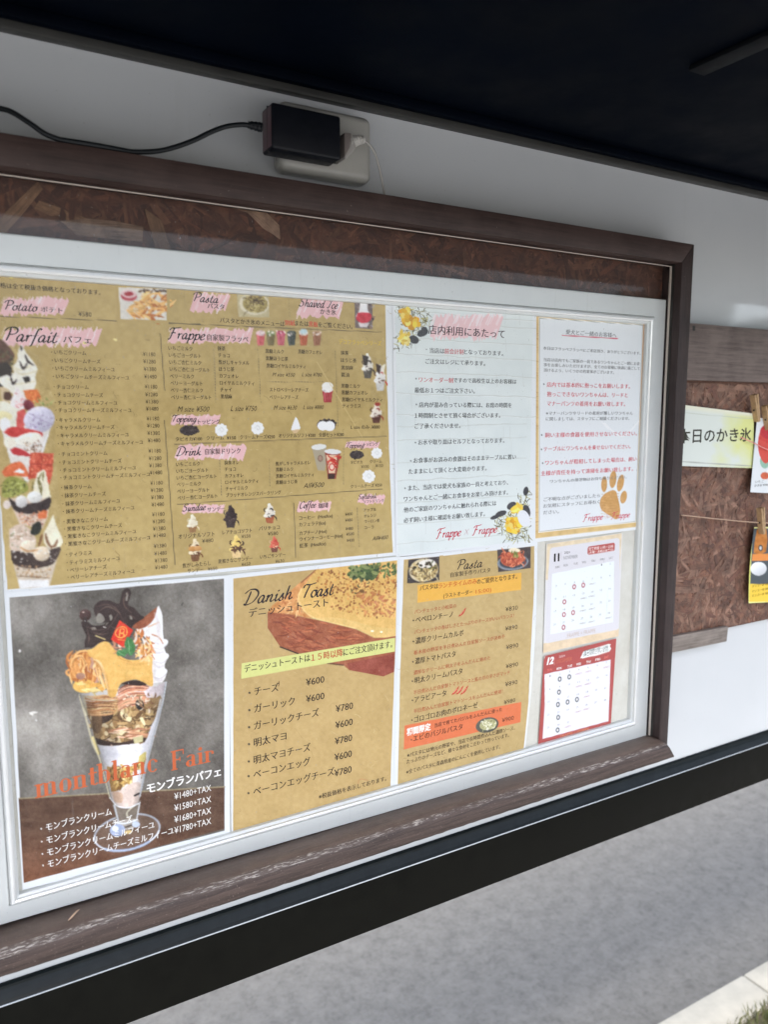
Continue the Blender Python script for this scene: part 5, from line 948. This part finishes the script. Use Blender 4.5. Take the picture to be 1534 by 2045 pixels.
R2 = (214, 84, 96)
for tt, x, y, it, w_, h_ in [('z7',198,933,'店内では基本的に抱っこをお願いします。',1020,68),('z7',200,1050,'抱っこできないワンちゃんは、リードと',990,68),('z7',200,1166,'マナーパンツの着用をお願い致します。',960,68),('z8',175,203,'飼い主様の食器を使用させないでください。',1130,66),('z8',160,373,'テーブルにワンちゃんを乗せないでください。',1065,64),('z8',178,543,'ワンちゃんが粗相してしまった場合は、飼い',1120,66),('z8',125,673,'主様が責任を持って清掃をお願い致します。',1130,66)]: s.T(tt, x, y, it, w_, h_, R2)
for tt, x, y in (('z7',165,903),('z8',138,176),('z8',136,352),('z8',150,522)): s.ell(tt, x, y, 8, 9, 0, (60, 60, 64))
s.script('z8', 645, 1233, 'Frappe', 248, 84, (206, 60, 84)); s.script('z8', 905, 1208, 'x', 64, 66, (186, 66, 90), nib=.05); s.script('z8', 990, 1203, 'Frappe', 232, 80, (206, 60, 84))
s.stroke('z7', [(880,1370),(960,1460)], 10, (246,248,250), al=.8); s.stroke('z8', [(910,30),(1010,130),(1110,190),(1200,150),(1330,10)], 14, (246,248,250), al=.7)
s.build('dog_rules_notice', 'wood-bordered notice for dog owners with red lines and a brown paw print', 'notice')

# ---------------- calendars
def calendar(s, t, dates, rings, ringc, dc, small, smallc):
    for n_, x, y in dates: s.T(t, x, y, str(n_), 14 if n_ < 10 else 27, 34, dc, mincho=False)
    for x, y in rings: s.ell(t, x, y, 23, 32, 8, ringc); s.ell(t, x, y, 11, 17, 8, (238, 232, 234))
    for x, y in small: s.T(t, x, y, '※短縮営業', 82, 22, smallc, mincho=False)
s = Sheet([(1092, 1086), (1244, 1064), (1236, 1270.5), (1085.5, 1304)], -.35, 1.0, amp=.3, ph=1.7, paper=(222, 220, 220))
s.poly('P', [(1093, 1086.5), (1242.6, 1065), (1238, 1145), (1090, 1158)], (226, 208, 176), nz=14, ns=8); s.poly('P', [(1080, 1286), (1240, 1255), (1240, 1275), (1080, 1310)], (228, 206, 174), nz=14, ns=8)
s.poly('F', [(240,290),(262,268),(1065,150),(1090,165),(1095,560),(1075,1260),(1060,1275),(200,1440),(180,1400),(215,600)], (219, 217, 221), soft=.8); s.poly('F', [(262,590),(1025,430),(1015,1180),(245,1332)], (232, 238, 242), soft=.8)
s.poly('F', [(700,275),(715,252),(1020,208),(1034,222),(1030,298),(1015,308),(715,356),(698,342)], (184, 84, 80)); s.T('F', 712, 302, '営業時間 11時～22時', 300, 42, (246, 226, 220)); s.T('F', 712, 345, '(水曜・木曜は休業日)', 300, 40, (246, 226, 220))
s.T('F', 285, 436, '11', 64, 128, (40, 36, 40), bold=.05); s.line('F', 378, 320, 376, 420, 4, (150,150,150)); s.T('F', 412, 345, '2024', 68, 40, (70,70,74)); s.T('F', 402, 415, 'NOVEMBER', 175, 60, (150, 150, 152), mincho=False)
for n_, x, y in [('SUN',300,522),('MON',403,500),('TUE',525,480),('WED',628,462),('THU',740,445),('FRI',852,427),('SAT',958,410)]: s.T('F', x, y, n_, 52, 38, (130,126,128), mincho=False)
R_ = [[(1,862,490),(2,968,475)],[(3,305,748),(4,415,725),(5,530,705),(6,638,688),(7,750,660),(8,858,645),(9,965,625)],[(10,290,908),(11,400,882),(12,520,865),(13,632,842),(14,742,822),(15,850,800),(16,957,782)],[(17,288,1062),(18,398,1038),(19,510,1015),(20,623,995),(21,733,972),(22,846,950),(23,952,932)],[(24,281,1222),(25,393,1195),(26,503,1172),(27,615,1148),(28,726,1128),(29,836,1102),(30,945,1080)]]
calendar(s, 'F', sum(R_, []), [(535,747),(646,727),(415,932),(410,1088),(522,1064),(405,1245)], (174, 100, 106), (140,140,144), [(715,724),(608,902),(710,876),(600,1054),(710,1032),(595,1210),(705,1190),(915,1142)], (160, 150, 152))
s.T('F', 450, 1372, 'FRAPPE × FRAPPE', 345, 70, (202, 184, 172), mincho=False)
s.build('november_calendar', 'pale November calendar sheet with a small red badge, above the red calendar', 'calendar')
s = Sheet([(1087, 1310.5), (1231.5, 1275), (1220.5, 1448), (1075, 1497)], -.95, 1.0, amp=.3, ph=2.4, paper=(174, 78, 74))
s.poly('G', [(118,300),(182,312),(148,380),(128,470),(120,480)], (214, 212, 204)); s.poly('G', [(172,530),(982,350),(968,800),(955,1105),(148,1325),(175,900)], (232, 232, 242), soft=.8)
s.poly('G', [(650,250),(960,160),(972,185),(965,255),(640,335),(622,310)], (238, 238, 234), smooth=2); s.T('G', 655, 272, '営業時間11時～22時', 295, 42, (90,110,108)); s.T('G', 645, 310, '(休業日もございます)', 305, 40, (90,110,108))
s.T('G', 195, 415, '12', 86, 118, (244,238,236), bold=.04, shear=.25); s.T('G', 345, 330, '2024', 75, 36, (238,220,216), shear=.25); s.T('G', 318, 398, 'DECEMBER', 188, 62, (206, 116, 90), mincho=False); s.line('G', 300, 330, 292, 415, 4, (220,150,140))
for n_, x, y, c in [('SUN',205,497,(226,120,112)),('MON',320,478,(246,240,236)),('TUE',450,450,(246,240,236)),('WED',560,425,(246,240,236)),('THU',680,397,(246,240,236)),('FRI',795,368,(246,240,236)),('SAT',900,340,(226,120,112))]: s.T('G', x, y, n_, 58, 40, c, mincho=False, bold=.02)
R_ = [(1,232,565),(2,352,540),(3,470,510),(4,585,485),(5,697,460),(6,812,432),(7,920,400),(8,228,725),(9,350,697),(10,460,668),(11,575,640),(12,690,615),(13,805,588),(14,915,558),(15,208,882),(16,330,850),(17,450,820),(18,565,792),(19,680,762),(20,790,735),(21,900,712),(22,208,1042),(23,328,1010),(24,442,978),(25,560,948),(26,672,918),(27,783,890),(28,897,860),(29,203,1198),(30,328,1165),(31,445,1135)]
calendar(s, 'G', R_, [(358,590),(475,563),(350,750),(337,902),(455,872),(570,840),(340,1060),(334,1215)], (84, 92, 92), (146,142,148), [(550,540),(668,512),(890,460),(550,696),(660,666),(650,820),(545,1006),(645,975),(420,1190)], (196, 150, 156))
s.T('G', 370, 1305, 'FRAPPE × FRAPPE', 345, 40, (222, 150, 110), mincho=False)
s.build('december_calendar', 'red-bordered December calendar sheet at the lower right inside the frame', 'calendar')
# ================================================================== POWER ADAPTER, OUTLET BOX AND CABLES
ob = thing('outlet_box', 'ivory surface outlet box on the white wall behind the black adapter', 'outlet', (333, 15, 715))
o = box('box_body', 277, 385, -11, 15, 717, 786, M['outlet'], ob, 9, 5)
box('socket_seam', 276.6, 385.4, 1.6, 2.4, 728, 775, M['plug'], ob)
ad = thing('power_adapter', 'black brick power adapter with a black output cable, hanging at the ivory outlet box', 'adapter', (291, -16, 724))
o = box('adapter_body', 254, 329, -44, -16, 724.5, 767, M['adapter'], ad, 2.6, 3)
o.data.materials.append(M['adapter_side'])
for p in o.data.polygons:
    if p.normal.x < -.9 and p.area > 1e-4: p.material_index = 1
box('adapter_seam', 253.8, 329.2, -31.3, -30.6, 724.2, 767.2, M['black_satin'], ad)
# strain relief and the cable drooping onto the head rail
pth = [(520, 254, -30), (500, 250.5, -30), (480, 249, -29), (450, 253, -28), (420, 264, -27), (380, 283, -26), (330, 299, -25), (290, 303.5, -25), (250, 302.5, -26), (200, 296, -28), (150, 288, -28), (95, 270, -26), (60, 247, -22), (25, 225, -14), (0, 217, -8), (-60, 208, 0), (-160, 215, 5)]
pp = [at(x, y, Y) for x, y, Y in pth]; pp = catmull(pp, 6)
for p in pp: 
    if 20 < p[0] < 150 and p[2] < 704.6: p[2] = 704.6
V, Fc = tube(pp, 2.35, 10); obj('output_cable', V, Fc, M['cable'], ad, True)
sr = catmull([(255, -30, 748), (248, -30, 748.6), (240, -30, 749.2)], 5); sr = [np.array(p) for p in catmull([at(522, 254.5, -30), at(510, 252, -30), at(496, 249.5, -30)], 5)]
V, Fc = tube(sr, [4.6-.5*math.sin(i*2.2)-i*.12 for i in range(len(sr))], 12); obj('strain_relief', V, Fc, M['cable'], ad, False)
# mains lead: dark socket end, grey wedge, ribbed relief and thin cord
ml = thing('mains_lead', 'grey mains plug and thin grey cord beside the black adapter', 'cable', (335, -25, 735))
a0, a1 = at(682, 272, -28), at(682, 318, -28); b0, b1 = at(694, 272, -28), at(692, 322, -22); c0, c1 = at(694.5, 272, -28), at(708, 303, -20)
def prism(name, P, ya, yb, m, par, bv=1):
    n = len(P); V = [(p[0], ya, p[2]) for p in P]+[(p[0], yb, p[2]) for p in P]
    F = [tuple(range(n)), tuple(range(n, 2*n))[::-1]]+[(i, i+n, (i+1) % n+n, (i+1) % n) for i in range(n)]
    o = obj(name, V, F, m, par); bm = bmesh.new(); bm.from_mesh(o.data); bmesh.ops.recalc_face_normals(bm, faces=bm.faces); bm.to_mesh(o.data); bm.free(); return bevel(o, bv) if bv else o
prism('plug_socket', [at(680, 270, -28), at(694, 271, -28), at(694, 284, -28), at(691, 300, -28), at(681, 318, -28)], -37, -17, M['plug'], ml)
prism('plug_body', [at(693, 272, -28), at(700, 274, -28), at(706, 296, -28), at(700, 306, -28), at(684, 322, -28), at(684, 312, -28)], -34, -12, M['cord'], ml)
P = catmull([at(696, 285, -28), at(707, 282, -28), at(718, 279.5, -28), at(727, 280, -28)], 8); rr = [6.4-3.2*i/(len(P)-1)+(.7 if i % 4 < 2 else -.5) for i in range(len(P))]; rr[-3:] = [3.6, 3.6, 3.4]
V, Fc = tube(P, rr, 14); obj('ribbed_relief', V, Fc, M['cord_light'], ml, False)
P = catmull([at(724, 280, -28), at(735, 286, -27), at(748, 304, -24), at(757, 332, -20), at(764, 366, -16), at(768, 392, -12), at(770, 420, -6)], 8)
V, Fc = tube(P, 1.25, 8); obj('cord', V, Fc, M['cord'], ml, True)

# ================================================================== THE SECOND BOARD ON THE RIGHT
sb = thing('notice_board', 'strand-board notice board with a brown plank on top, right of the menu case', 'board', (1040, 15, 100))
q0, q1 = at(1379, 647, -5), at(1534, 656, -5); z_t = (q0[2]+q1[2])/2; z_b = 515.3
box('board_panel', 905, 1500, 5, 14.8, 114, 560, M['osb'], sb)
strands(sb, 906, 1190, 116, 512, 5, 2000, [(.24,.12,.075),(.27,.145,.095),(.20,.092,.056),(.31,.17,.115),(.16,.068,.044),(.24,.105,.062)], 12, 15, 65, 1.5, 10)
box('top_plank', 905, 1500, -5, 5, z_b, z_t, M['wood_plank'], sb, 1.2)
bq = [at(1352, 1268, -3), at(1456, 1251, -3), at(1454, 1281, -3), at(1350, 1302, -3)]
prism('bottom_batten', [(900, 0, bq[0][2]-1), (bq[1][0], 0, bq[1][2]), (bq[2][0]-2, 0, bq[2][2]), (900, 0, bq[3][2])], -3, 4.8, M['batten'], sb, 1)
for x, y in ((1387, 655),): c = at(x, y, -5); box('nail_hole', c[0]-3, c[0]+2, -5.4, -4, c[2]-4, c[2]+3, M['black_satin'], sb)

# banner
REG['R'] = (1360, 740, 4.092)
def card(name, label, cat, quad, Y, step, paper, draw, amp=1.2, ph=0, bow=None):
    s = Sheet(quad, Y, step, amp=amp, ph=ph, paper=paper, bow=bow); draw(s); return s.build(name, label, cat)
def d_banner(s):
    f = fbm(s.U, s.V, 40, 5)[:, None]; k = np.clip((s.U-1440)/60+(f[:, 0]-.5)*1.6, 0, 1)[:, None]
    s.c[:] = np.array([220, 226, 218])*(1-k)+np.array([222, 226, 150])*k
    top = np.clip(1-(s.v-.03)*14, 0, 1)[:, None]; s.c[:] = s.c*(1-top)+np.array([232, 232, 210])*top; s.line('R', 30, 345, 640, 400, 5, (200, 206, 190)); s.line('R', 20, 745, 600, 782, 8, (176, 178, 170))
    s.T('R', -22, 585, '本日のかき氷', 598, 128, (66, 66, 58), bold=.018, mincho=False)
card('banner', 'pale yellow-green banner lettered for the shaved ice of the day', 'banner', [(1345, 806), (1507, 826), (1506, 935), (1340, 930)], -4, 1.1, (220, 226, 218), d_banner, .8, 1)
def d_c1(s):
    for a in [(700,600,66,150,0,(206,70,64)),(720,500,70,60,0,(190,50,60)),(690,740,40,60,0,(150,190,170)),(690,860,34,30,0,(206,100,70))]: s.ell('R', *a[:5], a[5], nz=14)
    s.poly('R', [(640,560),(720,600),(760,680),(700,760),(650,700)], (214, 84, 74), smooth=3); s.T('R', 610, 918, 'いちご', 72, 24, (120,120,120)); s.T('R', 605, 950, 'かき氷 ¥780', 110, 24, (120,120,120))
card('shaved_ice_card', 'white card with a red shaved ice picture pegged at the right edge', 'card', [(1513, 834), (1640, 846), (1636, 990), (1500, 983)], -7, 1.2, (226, 230, 232), d_c1, 1, 2)
def d_c2(s):
    s.poly('R', [(590,1290),(900,1290),(900,1760),(572,1745)], (76, 84, 88)); s.poly('R', [(625,1300),(700,1290),(700,1480),(600,1490)], (186, 116, 50), smooth=2, nz=24); s.poly('R', [(590,1500),(760,1495),(760,1550),(585,1555)], (226, 142, 70)); s.ell('R', 640, 1620, 66, 56, 0, (222, 224, 226), shade=1.2); s.ell('R', 655, 1450, 18, 26, 0, (60,60,60)); s.ell('R', 655, 1450, 10, 16, 0, (200,200,200))
    s.poly('R', [(565,1745),(900,1745),(900,1890),(562,1890)], (236, 200, 70))
    for y in (1775, 1815, 1852): s.T('R', 585, y, 'マンゴー氷 ¥880', 150, 24, (130, 100, 40))
    s.poly('R', [(560,1290),(585,1290),(575,1600),(566,1890),(550,1890)], (226, 222, 120))
card('mango_ice_card', 'yellow and grey card pegged to the lower string at the right edge', 'card', [(1507, 1053), (1640, 1050), (1640, 1198), (1497, 1205)], -6, 1.2, (226, 224, 150), d_c2, 1, 3, bow=lambda u, v: np.stack([-4*np.sin(math.pi*v)*(1-u), 0*v], 1))
# strings
for nm, lab, P, m in (('jute_string', 'thin tan string stretched across the strand board, holding the lower card', [at(1361, 1028.5, -6), at(1440, 1037, -8), at(1507, 1043, -9), at(1640, 1050, -6)], M['string']),
                      ('pink_string', 'pink string running behind the pegs across the upper card', [at(1480, 873, -9), at(1505, 884, -11), at(1534, 898, -11), at(1600, 925, -9)], M['string_pink'])):
    V, Fc = tube(catmull(P, 6), .9, 6); o = obj(nm, V, Fc, m, None, True); tag(o, lab, 'string')
def peg(x0, y0, x1, y1, Y, label):
    """a wooden clothes peg: two legs and a spring"""
    a, b_ = at(x0, y0, Y), at(x1, y1, Y); d = b_-a; L = np.linalg.norm(d); d /= L; n = np.array([-d[2], 0, d[0]])
    r = thing('clothes_peg', label, 'peg', tuple(b_), 'wooden pegs on the strings')
    for sgn, dy in ((-1, 0), (1, 0)):
        P = []
        for t_, w0, w1 in ((0, 1.8, 4.6), (.35, .5, 4.2), (.6, .4, 4.0), (1, .1, 2.6)):
            P.append((t_, w0, w1))
        V = []
        for t_, w0, w1 in P:
            c = a+d*L*t_
            for w_ in (w0, w1):
                for yy in (-4.5, 4.5): V.append(tuple(c+n*sgn*w_+np.array([0, yy, 0])))
        F = []
        for i in range(3):
            k = i*4; F += [(k, k+1, k+5, k+4), (k+2, k+6, k+7, k+3), (k, k+4, k+6, k+2), (k+1, k+3, k+7, k+5)]
        F += [(0, 2, 3, 1), (12, 13, 15, 14)]
        o = obj('peg_leg', V, F, M['peg'], r); bm = bmesh.new(); bm.from_mesh(o.data); bmesh.ops.recalc_face_normals(bm, faces=bm.faces); bm.to_mesh(o.data); bm.free()
    c = a+d*L*.55; V, Fc = tube([tuple(c+n*-5), tuple(c), tuple(c+n*5)], 1.5, 8); obj('spring', V, Fc, M['steel'], r)
peg(1507, 788, 1513, 842, -8, 'wooden peg at the right end of the pale green banner')
peg(1529, 810, 1536, 858, -12, 'wooden peg on top of the white shaved ice card')
peg(1520, 1014, 1523, 1066, -11, 'wooden peg on the tan string above the yellow card')
# a pale splinter lying on the ledge
c = at(145, 1817, -27); c[2] = -23.2
V, Fc = tube([(c[0]-5, -30, -23.0), (c[0]-1.5, -27, -22.4), (c[0]+4, -22, -21.2), (c[0]+7, -19, -22.2)], [.5, 1.1, .9, .3], 6)
tag(obj('splinter', V, Fc, M['string'], None, True), 'small pale splinter lying on the brown ledge near its left end', 'splinter')
